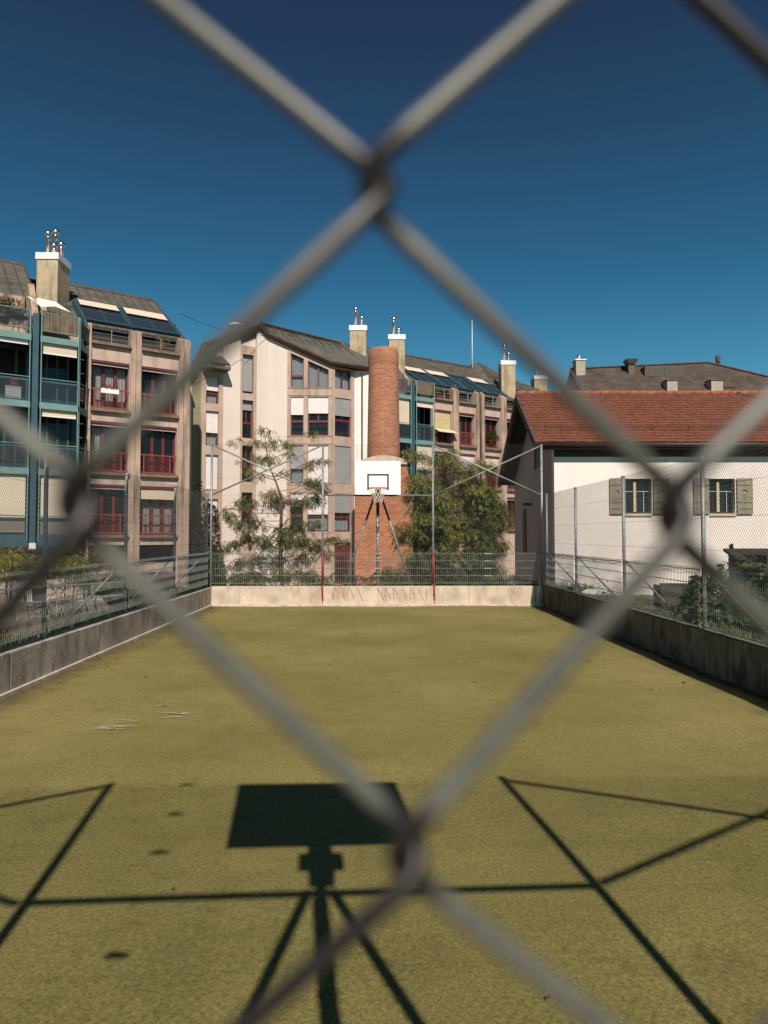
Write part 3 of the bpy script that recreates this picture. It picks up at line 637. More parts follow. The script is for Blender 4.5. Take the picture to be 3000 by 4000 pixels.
def oriel(b,xc,z_lv,ztop,hw=1.50,ang=.68,py=-1.2,flip_first=True,screens={},left=True,right=True,terr=True):
    """teal steel loggia tower: levels z_lv (beam undersides from low to top)"""
    col=MB(); col.box(xc-.11,xc+.11,py+.02,py+.22,z_lv[0]-.1,ztop+.1); col.box(xc-.16,xc-.13,py+.1,py+.18,z_lv[0]-.05,ztop); 
    col.build('teal_column',M_TEAL,b)
    for s in ([-1] if left else [])+([1] if right else []):
        xa=xc+s*.17; xb=xa+s*(hw-.04); xe=xb+s*ang
        def seg(g,z0,z1,out=0.0):
            x_0,x_1=sorted((xa,xb)); g.box(x_0,x_1,py-out,py+.10,z0,z1)
            p,q=V(xb,py-out,0),V(xe,.02,0); d=(q-p).normalized(); nn=V(d.y*s,-d.x*s,0)*.10
            pts=[p,q,q-nn,p-nn] if s>0 else [p,p-nn,q-nn,q]
            k=len(g.v); g.v+=[(v.x,v.y,z0) for v in pts]+[(v.x,v.y,z1) for v in pts]; g.f+=[(k,k+1,k+5,k+4),(k+1,k+2,k+6,k+5),(k+2,k+3,k+7,k+6),(k+3,k,k+4,k+7),(k+4,k+5,k+6,k+7),(k+3,k+2,k+1,k)]
        for li,z in enumerate(z_lv):
            g=MB(); seg(g,z-.0,z+.26 if li else z+.5,.04)
            g.build('balcony_beam',M_TEALL if li else M_TEAL,b)
            # floor slab
            g=MB(); x_0,x_1=sorted((xa,xe)); k=len(g.v)
            g.slab([(xa,py+.1,z+.22),(xb,py+.1,z+.22),(xe,.05,z+.22),(xa,.05,z+.22)],.16); g.slab([(xa,.0,z+.221),(xe,.0,z+.221),(xe,1.5,z+.221),(xa,1.5,z+.221)],.16); g.build('floor_slab',M_RECESS,b)
        tops=z_lv[1:]+[None]
        for li,(z,zt) in enumerate(zip(z_lv,tops)):
            zf=z+.26
            g=MB(); P=[(xa+s*.04,py-.02),(xb,py-.02),(xb+s*.06,py+.05),(xe,.0)]
            if zt is not None:
                for (px,pyy) in P: g.tube([(px,pyy,zf-.03),(px,pyy,zt)],.026,6)
                h=zf+1.0
                g.tube([(P[0][0],P[0][1],h),(P[1][0],P[1][1],h)],.022,6); g.tube([(P[2][0],P[2][1],h),(P[3][0],P[3][1],h)],.022,6)
                for zz in (zf+.75,zf+1.4,zf+2.0,zf+.25):
                    g.tube([(xb,py-.02,zz),(xb+s*.22,py+.02,zz)],.012,4) 
            else:
                for (px,pyy) in P: g.tube([(px,pyy,zf-.25),(px,pyy,zf+.92),(px-(s*.04 if px==P[0][0] else 0),pyy+.05,zf+1.02)],.032,6)
                g.tube([(P[0][0],P[0][1]+.05,zf+1.0),(P[1][0],P[1][1]+.05,zf+1.0)],.022,6); g.tube([(P[2][0],P[2][1]+.05,zf+1.0),(P[3][0],P[3][1],zf+1.0)],.022,6)
                g.tube([(P[0][0],P[0][1],zf+.22),(P[1][0],P[1][1],zf+.22)],.018,6)
            r_=g.build('balcony_railing',M_TEALL,b)
            g=MB(); x_0,x_1=sorted((xa+s*.08,xb-s*.04)); g.box(x_0,x_1,py+.03,py+.04,zf+.18,zf+(.86 if zt is not None else .98))
            g.slab([(xb+s*.08,py+.10,zf+.2),(xe-s*.02,.0,zf+.2),(xe-s*.02,.0,zf+.88),(xb+s*.08,py+.10,zf+.88)],.01)
            g.build('pane',M_GLASST if zt is not None or s<0 else M_REED,r_)
            if zt is not None:
                g=MB()
                for q in range(4): g.box(x_0,x_1,py+.0+.012*q,py+.05+.006*q,zf+.005+q*.045,zf+.03+q*.045)
                g.box(x_0,x_1,py+.02,py+.055,zf+.85,zf+.93)
                g.build('louvre',M_TEAL,r_)
                # glazed screen set back
                yb=-.25 if li!=len(z_lv)-2 else .1
                g=MB(); xs=sorted((xa,xb+s*.2)); w_=xs[1]-xs[0]
                for q in range(5):
                    if li==len(z_lv)-2 and s<0 and q<3: continue
                    xx=xs[0]+w_*q/4; g.box(xx-.04,xx+.04,yb,yb+.06,zf,zt)
                g.box(xs[0],xs[1],yb-.003,yb+.063,zf,zf+.12); g.box(xs[0],xs[1],yb-.003,yb+.063,zt-.12,zt)
                f=g.build('glazed_screen',M_TEAL,b)
                lim=xs[1]-w_*(0.30 if li==len(z_lv)-2 else 0)
                if not(li==len(z_lv)-2 and s<0): MB().box(xs[0],lim,yb+.02,yb+.03,zf,zt).build('pane',M_GLASS,f)
                sc_=screens.get((s,li))
                if sc_:
                    fr,mat=sc_; g=MB(); x0_,x1_=sorted((xa+s*.1,xb-s*.05)); zz=zt-fr*(zt-zf); g.box(x0_,x1_,py+.10,py+.115,zz,zt); o=g.build('fabric_screen',mat,b)
                    MB().box(x0_,x1_,py+.08,py+.13,zz-.05,zz).build('screen_bar',M_CAP,o)
def building_base(b,x0,x1,lv,top,depth):
    g=MB(); g.box(x0+.3,x1-.3,1.6,depth-.3,-.95,top)
    for z in lv: g.box(x0+.05,x1-.05,.36,1.6,z-.45,z-.02)
    g.box(x0+.05,x0+.3,.36,depth,-.95,top); 
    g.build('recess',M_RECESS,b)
    MB().box(x1-.3,x1-.001,.36,depth,-.95,top).build('end_wall',M_PINK,b)
# ---------------------------------------------------------------- left apartment building
B1O=(-8.88,32.4); B1=thing('apartment_building','brown concrete flats with red windows and teal steel balconies on the left','apartment building',(B1O[0],B1O[1],0),33)
lv=[1.93,4.75,7.6]; heads=[4.2,7.05,9.8]
bays=[(-4.42,-2.78),(-2.23,-.56)]
holes=[]
for (a,c) in bays:
    for z,h in zip(lv,heads): holes.append([(a,z),(c,z),(c,h),(a,h)])
    holes.append([(a,.65),(c,.65),(c,1.47),(a,1.47)])
g=MB(); g.panel([(-4.55,-.95),(0,-.95),(0,10.65),(-4.55,10.65)],holes,0,.35); fixn(g.build('wall',M_PINK,B1))
building_base(B1,-13.5,0,[1.93,4.75,7.6,10.62],10.6,9)
for (a,c) in ((-2.74,-2.52),(-2.50,-2.27),(-.52,-.30),(-.28,.02)):
    g=MB(); g.panel([(0-.10,-.95),(.30,-.95),(.60,11.0),(.25,11.45),(-.10,11.30)],[],a,c)
    g.v=[(y,x,z) for x,y,z in g.v]; fixn(g.build('pillar',M_PILL,B1))
g=MB(); g.box(-4.60,-4.44,-.10,.3,-.95,11.4); g.build('pillar',M_PILL,B1)
for (a,c) in bays:
    for z in lv+[10.62]:
        MB().box(a-.03,c+.03,-.20,.14,z-.13,z+.004).build('ledge',M_LEDGE,B1)
red_window(B1,*bays[0],lv[2],heads[2],curt=(0,1,2)); red_window(B1,*bays[1],lv[2],heads[2],curt=())
red_window(B1,*bays[0],lv[1],heads[1],curt=(0,)); red_window(B1,*bays[1],lv[1],heads[1])
red_window(B1,*bays[0],lv[0],heads[0]); red_window(B1,*bays[1],lv[0],heads[0],curt=(0,1,2),blind=(.22,M_AWN))
for (a,c) in bays: MB().box(a+.05,c-.05,-.03,-.01,-.7,.2).build('garage_panel',M_DARKG,B1)
g=MB()
for (a,c) in bays:
    for k in range(3): g.bar((a,-.12,10.78+k*.2),(c,-.12,10.78+k*.2),.02)
    g.bar(((a+c)/2,-.12,10.6),((a+c)/2,-.12,11.2),.03)
g.build('terrace_railing',M_GALV,B1)
rz=lambda y:10.98+.625*y
seam_roof('roof',[(-5.9,1.05,rz(1.05)),(.15,1.05,rz(1.05)),(.15,7.04,rz(7.04)),(-5.9,7.04,rz(7.04))],13,B1)
seam_roof('roof',[(-13.6,2.2,rz(2.2)+.3),(-6.35,2.2,rz(2.2)+.3),(-6.35,8.75,rz(8.75)+.1),(-13.6,8.75,rz(8.75)+.1)],14,B1)
g=MB(); g.slab([(-13.6,7.04,rz(7.04)),(.15,7.04,rz(7.04)),(.15,12,11),(-13.6,12,11)],.08); g.build('rear_roof',M_COPR,B1)
g=MB(); 
for x in (.0,): 
    g.panel([(1.1,10.6),(9,10.6),(9,12.2),(7.04,rz(7.04)-.1),(1.1,rz(1.1)-.1)],[],x-.02,x+.1)
g.v=[(y,x,z) for x,y,z in g.v]; fixn(g.build('gable_end',M_PINK,B1))
g=MB(); g.box(-4.6,-.1,1.34,1.5,10.6,11.75); g.build('terrace_back_wall',M_RECESS,B1)
MB().box(-13.5,-6.95,1.5,1.6,10.6,12.55).build('terrace_back_wall',M_PILL,B1)
MB().box(-6.95,-4.65,1.5,1.6,10.6,11.9).build('terrace_back_wall',M_CHIM,B1)
roof_glazing(B1,-4.5,-2.48,rz,.30); roof_glazing(B1,-2.35,-.10,rz,.34)
g=MB(); g.panel([(-.9,10.5),(1.5,10.5),(1.5,12.9),(.9,13.0),(-.7,11.35)],[],-6.9,-6.66); g.v=[(y,x,z) for x,y,z in g.v]; fixn(g.build('terrace_divider',M_PILL,B1))
g=MB(); g.panel([(-.3,10.6),(1.6,10.6),(3.6,13.3),(3.2,13.4),(.2,11.6)],[],-4.72,-4.62); g.v=[(y,x,z) for x,y,z in g.v]; fixn(g.build('terrace_side_glazing',M_TEAL,B1))
oriel(B1,-6.78,[1.45,4.40,7.15,9.93],11.0,screens={(-1,0):(.86,M_SCRN),(1,0):(.98,M_SCRN),(1,1):(.10,M_AWN),(1,2):(.16,M_SCRN),(-1,2):(.05,M_CAP)})
g=MB(); g.box(-13,-4.6,-.2,.35,-.95,-.0); g.box(-13,-4.6,.2,.35,1.2,1.6); g.build('plinth',M_PINK,B1)
MB().box(-6.9,-6.66,-1.3,-1.05,1.35,1.6).build('column_foot',M_CAP,B1); MB().box(-6.98,-6.72,-1.2,-1.0,-.95,.85).build('column_foot',M_CAP,B1)
chimney(None,-15.55,31.9,12.0,15.12,1.0,1.25,[(-.12,.3,1.15,.10),(.12,.55,1.35,.10),(.18,.28,.55,.10),(.38,.6,.75,.10)],B1)
# ---------------------------------------------------------------- rear row of flats
B3O=(4.07,44.2); B3=thing('apartment_building','farther row of brown flats with red windows and glazed roof behind the hoop','apartment building',(B3O[0],B3O[1],0),33)
b3=[(.05,1.50),(2.10,3.60),(4.42,5.93),(6.53,8.0),(8.6,10.1),(10.8,12.3)]; lv3=[2.35,5.2,8.05]; hd3=[4.65,7.5,10.3]
holes=[]
for (a,c) in b3:
    for z,h in zip(lv3,hd3): holes.append([(a,z),(c,z),(c,h),(a,h)])
g=MB(); g.panel([(-.1,-.95),(14,-.95),(14,11.05),(-.1,11.05)],holes,0,.35); fixn(g.build('wall',M_PINK,B3))
building_base(B3,-9.5,14,lv3+[11.02],11.0,9)
for (a,c) in ((1.56,1.80),(1.81,2.05),(3.64,3.90),(4.12,4.38),(5.97,6.22),(6.23,6.49),(8.04,8.28),(8.3,8.55),(10.15,10.4),(10.42,10.75)):
    g=MB(); g.panel([(-.14,-.95),(.30,-.95),(.60,11.4),(.15,11.95),(-.14,11.75)],[],a,c); g.v=[(y,x,z) for x,y,z in g.v]; fixn(g.build('pillar',M_PILL,B3))
for (a,c) in b3:
    for z in lv3+[11.05]: MB().box(a-.03,c+.03,-.20,.14,z-.13,z+.004).build('ledge',M_LEDGE,B3)
MB().tube([(4.01,-.16,-.9),(4.01,-.16,11.5),(4.01,.1,11.9)],.065,8).build('drain_pipe',M_COPT,B3,True)
for i,(a,c) in enumerate(b3):
    for k in range(3):
        bl={(0,2):(.56,M_AWNY),(1,1):(.45,M_BLIND),(2,1):(.25,M_AWN)}.get((i,k))
        red_window(B3,a,c,lv3[k],hd3[k],curt=((0,) if (i+k)%3==0 else ()),blind=bl)
g=MB(); g.slab([(0.0,-.02,9.02),(1.52,-.02,9.02),(1.62,-.62,8.72),(-.02,-.62,8.72)],.015); g.tube([(0.05,0,8.75),(0.02,-.6,8.72)],.01,4); g.build('awning_flap',M_AWN,B3)
g=MB()
for (a,c) in b3:
    for k in range(3): g.bar((a,-.12,11.2+k*.2),(c,-.12,11.2+k*.2),.02)
    g.bar(((a+c)/2,-.12,11.0),((a+c)/2,-.12,11.62),.03)
g.build('terrace_railing',M_GALV,B3)
rz3=lambda y:11.35+.625*y
seam_roof('roof',[(-9.5,1.05,rz3(1.05)),(10.2,1.05,rz3(1.05)),(10.2,7.3,rz3(7.3)),(-9.5,7.3,rz3(7.3))],34,B3)
g=MB(); g.slab([(-9.5,7.3,rz3(7.3)),(13,7.3,rz3(7.3)),(13,12,12.4),(-9.5,12,12.4)],.08); g.build('rear_roof',M_COPR,B3)
MB().box(-9,13,1.34,1.5,11,12.1).build('terrace_back_wall',M_RECESS,B3)
for i,(a,c) in enumerate(((.05,1.95),(2.05,4.0),(4.1,5.95),(6.05,7.9))): roof_glazing(B3,a,c,rz3,(.28,.28,0,.30)[i])
# hipped higher roof at the back right, with mast
seam_roof('hip_roof',[(8.3,3.0,rz3(3.0)+.25),(15.3,3.0,rz3(3.0)+.1),(13.2,7.6,16.0),(10.7,7.6,16.62)],9,B3,trim=False)
g=MB(); g.add([(8.3,3.0,rz3(3)+.25),(10.7,7.6,16.62),(8.2,8.5,15.6)],[(0,1,2)]); g.add([(15.3,3.0,rz3(3.0)+.1),(13.2,7.6,16.0),(15.4,8.4,14.6)],[(0,1,2)]); g.add([(10.7,7.6,16.62),(13.2,7.6,16.0),(15,12,13),(8.2,12,13)],[(0,1,2,3)]); g.build('rear_roof',M_COPR,B3)
MB().tube([(9.75,7.2,15.3),(9.75,7.2,20.0)],.05,8,r2=.025).build('mast',M_CAP,B3,True)
oriel(B3,-2.57,[1.75,4.85,7.65,10.40],11.6,hw=1.5,screens={(1,1):(.95,M_SCRN),(1,2):(.12,M_AWN),(-1,2):(.62,M_SCRN),(1,0):(.9,M_SCRN),(-1,0):(.5,M_BLIND)})
oriel(B3,-6.6,[1.75,4.85,7.65,10.40],11.6,hw=1.4,left=False)
g=MB(); g.panel([(-.9,10.9),(1.5,10.9),(1.5,13.2),(.9,13.3),(-.7,11.75)],[],-2.7,-2.46); g.v=[(y,x,z) for x,y,z in g.v]; fixn(g.build('terrace_divider',M_PILL,B3))
chimney(None,1.59,43.9,12.2,14.88,1.05,1.1,[(-.2,.4,1.28,.10),(.14,.5,.58,.10)],B3)
chimney(None,-.95,42.9,12.2,15.16,1.06,1.1,[(-.17,.4,1.32,.10),(.22,.5,.76,.10)],B3)
chimney(None,10.28,50.3,12.0,14.87,1.06,1.3,[(-.24,.4,1.3,.10),(.12,.5,.75,.10)],B3)
chimney(None,14.44,57.0,12.5,15.35,1.1,1.3,[(-.22,.4,1.3,.10),(.14,.5,.72,.10)],B3)
# ---------------------------------------------------------------- cream gable building
B2=thing('apartment_building','cream gabled building with narrow red windows and roller blinds','apartment building',(-6.05,38.7,0))
def frame(parent,name,loc,rot):   # a face of the building: an empty cannot be a part, so meshes are moved by a matrix
    return Matrix.Translation(loc)@Matrix.Rotation(R(rot),4,'Z')
def put(mb,M): mb.v=[tuple(M@Vector(p)) for p in mb.v]; return mb
def flat_window(M,b,x0,x1,z0,z1,blind=None,mull=1,curt=None,trans=True,topz=None,rec=.20,tr=.42):
    """window in a face: topz=(zl,zr) for slanting heads. tr = transom height fraction"""
    zl,zr=topz or (z1,z1); g=MB(); t=.06
    outer=[(x0,z0),(x1,z0),(x1,zr),(x0,zl)]; w_=x1-x0
    zt=z0+tr*(min(zl,zr)-z0) if trans else None
    def top(x): return lerp(zl,zr,(x-x0)/w_)
    hs=[]; xs=[x0]+[x0+w_*(i+1)/(mull+1) for i in range(mull)]+[x1]
    if trans: hs.append([(x0+t,z0+t),(x1-t,z0+t),(x1-t,zt-t),(x0+t,zt-t)])
    lo=zt+t if trans else z0+t
    for i in range(mull+1):
        a=xs[i]+t*(1 if i==0 else .7); c=xs[i+1]-t*(1 if i==mull else .7); hs.append([(a,lo),(c,lo),(c,top(c)-t),(a,top(a)-t)])
    g.panel(outer,hs,rec,rec+.07); f=fixn(put(g,M).build('window',M_RFRM,b))
    g=MB(); g.panel(outer,[],rec+.03,rec+.04); put(g,M).build('pane',M_GLASS,f)
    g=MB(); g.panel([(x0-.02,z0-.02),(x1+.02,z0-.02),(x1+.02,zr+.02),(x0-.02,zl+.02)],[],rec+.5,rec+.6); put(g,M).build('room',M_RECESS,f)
    if curt:
        mat,ch=curt; g=MB(); wavy(g,x0+.05,x1-.05,rec+.14,z0+.08,z0+(max(zl,zr)-z0)*ch,.02)
        if topz: g.v=[(x,y,min(z,top(x)-.05)) for x,y,z in g.v]
        put(g,M).build('curtain',mat,f)
    if blind:
        fr,mat=blind; g=MB(); g.box(x0+.015,x1-.015,rec-.10,rec-.06,z1-fr*(z1-z0),z1); put(g,M).build('blind',mat,f)
# right face: flat part x 0..3.70 (world X -6.05..-2.35), bay frame from x=1.12
Mr=Matrix.Identity(4)
W1=(1.30,2.05); W2=(2.30,3.49)
rows=[(10.47,None),(7.67,9.93),(4.92,7.12),(2.13,4.33)]
topf=lambda x:13.39-1.65*(x/3.70)
g=MB(); g.panel([(0,-.95),(1.10,-.95),(1.10,topf(1.10)),(0,13.39)],[],0,.4); fixn(g.build('wall',M_CREAM,B2))
hs=[]
for (a,c) in (W1,W2):
    for z,h in rows:
        hs.append([(a,z),(c,z),(c,h if h else topf(c)-.32),(a,h if h else topf(a)-.32)])
g=MB(); g.panel([(1.10,-.95),(3.70,-.95),(3.70,topf(3.70)),(1.10,topf(1.10))],hs,-.04,.42); fixn(g.build('bay_wall',M_TAN,B2))
g=MB()
for x0,x1 in ((1.14,1.26),(2.09,2.26),(3.53,3.68)):
    for z0,z1 in ((10.46,topf((x0+x1)/2)-.30),(7.66,9.95),(4.91,7.14),(2.12,4.35)): g.box(x0,x1,-.09,.02,z0,z1)
for z in (10.0,7.2,4.40,1.60): g.box(1.12,3.69,-.075,0.02,z,z+.03); g.box(1.12,3.69,-.075,0.02,z+.42,z+.46)
g.build('bay_mullion',M_TAN,B2)
for (a,c),m in ((W1,0),(W2,1)):
    flat_window(Mr,B2,a,c,10.47,0,trans=(m==0),mull=m,topz=(topf(a)-.32,topf(c)-.32),curt=(M_BLUEC,1.0),rec=.12)
    flat_window(Mr,B2,a,c,7.67,9.93,blind=(.46 if m==0 else .42,M_BLIND),mull=m,rec=.14,tr=.38)
flat_window(Mr,B2,*W1,4.92,7.12,blind=(.62,M_GBLIND),mull=0,curt=(M_BLUEC,.4),rec=.14); flat_window(Mr,B2,*W2,4.92,7.12,blind=(.98,M_BLIND),mull=1,rec=.14)
flat_window(Mr,B2,*W1,2.13,4.33,blind=(.35,M_BLIND),mull=0,rec=.14); flat_window(Mr,B2,*W2,2.13,4.33,blind=(.55,M_BLIND),mull=1,curt=(M_BLUEC,.45),rec=.14)
# angled bay
ab=math.degrees(math.atan2(.85,1.25)); Ma=Matrix.Translation((3.70,0,0))@Matrix.Rotation(R(ab),4,'Z'); LA=1.51
a0,a1=.16,1.28; hs=[[(a0,z),(a1,z),(a1,h),(a0,h)] for z,h in ((10.47,11.62),(7.67,9.93),(4.92,7.12),(2.13,4.33),(-.9,1.50))]
g=MB(); g.panel([(0,-.95),(LA,-.95),(LA,11.72),(0,11.74)],hs,-.04,.38); fixn(put(g,Ma).build('bay_wall',M_TAN,B2))
flat_window(Ma,B2,a0,a1,10.47,11.62,mull=1,trans=False,curt=(M_BLUEC,1.0),rec=.12)
flat_window(Ma,B2,a0,a1,7.67,9.93,blind=(.46,M_GBLIND),mull=1,rec=.12,tr=.42); flat_window(Ma,B2,a0,a1,4.92,7.12,blind=(.99,M_GBLIND),mull=1,rec=.12)
flat_window(Ma,B2,a0,a1,2.13,4.33,blind=(.50,M_GBLIND),mull=1,curt=(M_BLUEC,.4),rec=.12,tr=.38)
g=MB(); g.box(a0,a1,.10,.16,-.9,1.5); g.box(a0+.0,a1,.06,.12,.85,1.5); d=put(g,Ma).build('door',M_RFRM,B2)
g=MB(); g.box(a0+.15,a1-.15,.08,.10,-.7,.7); put(g,Ma).build('pane',M_GLASS,d)
g=MB(); g.panel([(0,-.95),(.95,-.95),(.95,11.7),(0,11.7)],[],0,.3); M4=Matrix.Translation((4.95,.85,0))@Matrix.Rotation(R(3),4,'Z'); fixn(put(g,M4).build('wall',M_CREAMW,B2))
g=MB(); g.tube([(5.42,.80,-.9),(5.42,.80,11.5)],.05,8); g.build('drain_pipe',M_COPT,B2,True)
# left (gable) face
Ml=Matrix.Rotation(R(30),4,'Z'); 
gp=[(0,-.95),(0,13.39),(-.60,13.82),(-3.80,12.22),(-4.62,10.42),(-4.62,-.95)]
c1w=(-3.63,-2.91); c1r=[(9.20,10.66),(6.85,8.78),(4.40,6.36),(2.05,3.92)]; c2w=(-1.50,-.86); c2r=[(10.02,12.25),(7.45,9.62),(4.95,7.02),(2.6,4.35)]
# split in cream strips and tan strips
def strip(x0,x1,mat,y0,y1,holes=[],ztop=None,name='wall'):
    def tp(x):
        pts=[(-4.62,10.42),(-3.80,12.22),(-.60,13.82),(0,13.39)]
        for (p,q) in zip(pts[:-1],pts[1:]):
            if p[0]-1e-6<=x<=q[0]+1e-6: return lerp(p[1],q[1],(x-p[0])/(q[0]-p[0]))
    xs=[x0]+[x for x in (-3.80,-.60) if x0<x<x1]+[x1]
    poly=[(x0,-.95),(x1,-.95)]+[(x,min(tp(x),ztop) if ztop else tp(x)) for x in reversed(xs)]
    g=MB(); g.panel(poly,holes,y0,y1); return fixn(put(g,Ml).build(name,mat,B2))
rc=lambda w_,r_:[(w_[0],r_[0]),(w_[1],r_[0]),(w_[1],r_[1]),(w_[0],r_[1])]
strip(-4.62,-4.38,M_CREAM,0,.4); strip(-4.38,-3.92,M_OLIVE,.0,.4)
strip(-3.92,-2.68,M_TAN,-.06,.4,[rc(c1w,r) for r in c1r],ztop=11.0,name='bay_wall'); strip(-3.90,-2.70,M_CREAM,.15,.4,[rc(c1w,(r[0],r[1])) for r in c1r])
strip(-2.68,-1.66,M_CREAM,0,.4); strip(-1.66,-.70,M_TAN,.10,.4,[rc(c2w,r) for r in c2r],ztop=12.75,name='bay_wall'); strip(-1.65,-.72,M_CREAM,.2,.41,[rc(c2w,r) for r in c2r]); strip(-.70,0,M_CREAM,0,.4)
for (z0,z1),bl in zip(c1r,((.50,M_BLIND),(.62,M_BLIND),(.97,M_BLIND),(.50,M_BLIND))): flat_window(Ml,B2,*c1w,z0,z1,blind=bl,mull=0,curt=(M_CURT,.8),rec=.18,tr=.42)
for (z0,z1),bl in zip(c2r,((.93,M_GBLIND),(.25,M_GBLIND),None,None)): flat_window(Ml,B2,*c2w,z0,z1,blind=bl,mull=1,rec=.42,tr=.42)
g=MB(); 
for z in (12.22,):  g.slab([(-3.75,-.9,11.30),(-2.55,-.9,11.30),(-2.75,.05,11.95),(-3.45,.05,11.85)],.12)
g.box(-3.9,-2.5,-.85,.0,11.0,11.16)
put(g,Ml).build('window_hood',M_COPR,B2)
# core + roof
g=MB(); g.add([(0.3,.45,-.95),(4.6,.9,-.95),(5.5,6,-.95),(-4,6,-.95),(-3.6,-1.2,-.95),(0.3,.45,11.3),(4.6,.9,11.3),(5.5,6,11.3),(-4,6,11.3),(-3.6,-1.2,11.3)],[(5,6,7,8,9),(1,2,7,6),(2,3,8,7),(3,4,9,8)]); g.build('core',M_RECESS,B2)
Lp=lambda x,z,y=0:Ml@Vector((x,y,z))
A=Lp(-.60,14.05,-.28); K=Vector((0,-.25,13.60)); E1=Vector((3.72,-.25,11.92)); E2=Vector((5.95,.70,11.86)); RE=Vector((3.95,4.4,14.35)); 
gr=Lp(-.60,13.95,1.0)
g=MB(); g.slab([A,K,E1,E2,RE],.10); ro=fixn(g.build('roof',M_COPR,B2))
g=MB()
for i in range(11):
    t=(i+.5)/11; top_=A.lerp(RE,t); bt=[K,E1,E2]; L1=(E1-K).length; L2=(E2-E1).length; s_=t*(L1+L2); bo=K.lerp(E1,s_/L1) if s_<L1 else E1.lerp(E2,(s_-L1)/L2)
    g.tube([top_+V(0,0,.03),bo+V(0,0,.03)],.022,4)
g.build('roof_seam',M_COPT,ro)
g=MB(); 
for a,b_ in ((A,K),(K,E1),(E1,E2)): g.bar(a-V(0,0,.06),b_-V(0,0,.06),.20)
g.bar(A,RE,.15)
# left slopes
P1=Lp(-3.80,12.42,-.28); P2=Lp(-4.75,10.35,-.28); P3=Lp(-4.72,10.35,-.1)
g.bar(A-V(0,0,.04),P1-V(0,0,.04),.20); g.bar(P1-V(0,0,.04),P2-V(0,0,.04),.20)
g.build('fascia',M_COPT,ro)
g=MB(); dv=Vector((2.8,6.5,0)); g.slab([P1,A,RE,P1+dv],.1); g.slab([P2,P1,P1+dv,P2+dv],.1); g.build('roof',M_COPR,B2)
g=MB(); g.slab([(3.95,4.4,14.3),(5.95,.70,11.86),(7.5,3.5,12.3),(6.0,8,15.0)],.1); g.slab([(.8,9.0,14.0),(5.9,5.6,12.8),(6.2,9.5,14.4),(3.3,9.5,16.2)],.1); g.build('roof',M_COPR,B2)
g=MB(); g.box(-2.75,-1.75,1.6,2.4,12.5,14.48); vb=g.build('roof_vent',M_COPT,B2); MB().lathe([(.35,14.48),(.35,14.62),(.50,14.66),(.50,14.74),(.3,14.84)],-2.25,2.0,16).build('vent_cap',M_CAP,vb,True)
g=MB(); a=RE.lerp(E2,.28)+V(-.2,-.1,.06); 
for k in range(7): p=RE.lerp(A,.10)+ (E2-RE)*(.06+.05*k)+V(0,0,.12); g.bar(p,p+(A-RE).normalized()*.45,.02)
g.build('roof_ladder',M_COPT,ro)
# overhead cable
pts=[V(lerp(-9.6,-5.2,t),lerp(33,40,t),lerp(12.9,14.0,t)-.5*math.sin(PI*t)) for t in [i/12 for i in range(13)]]
tag(MB().tube(pts,.012,5).build('overhead_cable',M_BLACK),'thin dark cable strung between the brown flats and the cream gable','cable')
# ================================================================ WHITE HOUSE
HX,HY=6.26,23.0
H=thing('house','white rendered house with a red clay tile roof and olive shutters on the right','house',(HX,HY,0),-1.2)
win=[(2.45,3.35),(5.33,6.22),(8.6,9.5)]
g=MB(); g.panel([(0,-1),(14,-1),(14,5.0),(0,5.0)],[[(a,2.66),(c,2.66),(c,3.86),(a,3.86)] for a,c in win],0,.35); fixn(g.build('wall',M_HWALL,H))
g=MB(); g.panel([(0.35,-1),(7.2,-1),(7.2,4.45),(2.95,7.15),(.35,5.35),(.35,5.0)],[[(1.9,4.5),(2.7,4.5),(2.7,5.6),(1.9,5.6)]],0,.3); g.v=[(y,x,z) for x,y,z in g.v]
fixn(g.build('gable_wall',plain('shaded_gable_render',(0.40,0.33,0.31),.92,var=.06),H))  # gable's shade put into a darker copy of the wall colour
g=MB(); g.box(-.05,-.01,1.75,1.9,4.45,5.65); g.box(-.05,-.01,2.72,2.9,4.45,5.65); g.box(-.05,-.01,4.6,5.2,1.2,3.0); g.box(-.3,-.0,3.6,4.0,3.1,3.2); g.build('gable_shutter',M_SOFF,H)
MB().box(.3,14,1.0,7,-1,4.4).build('core',M_RECESS,H)
MB().box(-.002,14,-.03,.0,4.62,5.02).build('eave_shade_band',M_SOFF,H)  # dark strip added to deepen the eave's shade on the wall
# tiled roof
EY,EZ=-.46,5.07; RY,RZ=2.95,7.42; BY,BZ2=7.4,4.30; X0,X1=-.72,14.5
g=MB(); g.slab([(X0,EY,EZ-.09),(X1,EY,EZ-.09),(X1,RY,RZ-.09),(X0,RY,RZ-.09)],.14); g.slab([(X0,RY,RZ-.02),(X1,RY,RZ-.02),(X1,BY,BZ2),(X0,BY,BZ2)],.14)
g.box(X0+.05,X1,EY+.05,-.035,EZ-.22,EZ-.16)
g.build('roof_deck',M_SOFF,H)
g=MB(); rows_n=19; wt=.19; nx=int((X1-X0)/wt); d=V(0,RY-EY,RZ-EZ); Ls=d.length; d.normalize(); nn=V(0,-d.z,d.y)
for r_ in range(rows_n):
    s0=Ls*r_/rows_n-.03; s1=Ls*(r_+1)/rows_n+.03
    for i in range(nx):
        x=X0+i*wt+(wt/2 if r_%2 else 0); h=.042+rng.uniform(-.006,.006); j=rng.uniform(-.012,.012)
        if x+wt>X1: continue
        o_=V(x,EY,EZ)
        A_=o_+d*(s0+j)+nn*h; B_=A_+V(wt-.006,0,0)+nn*rng.uniform(-.004,.004); Ct=o_+d*s1+V(wt-.006,0,0)+nn*.012; D_=o_+d*s1+nn*.012
        A2=A_-nn*.04; B2_=B_-nn*.04
        g.add([A_,B_,Ct,D_,A2,B2_],[(0,1,2,3),(4,5,1,0),(0,3,4),(1,5,2)])
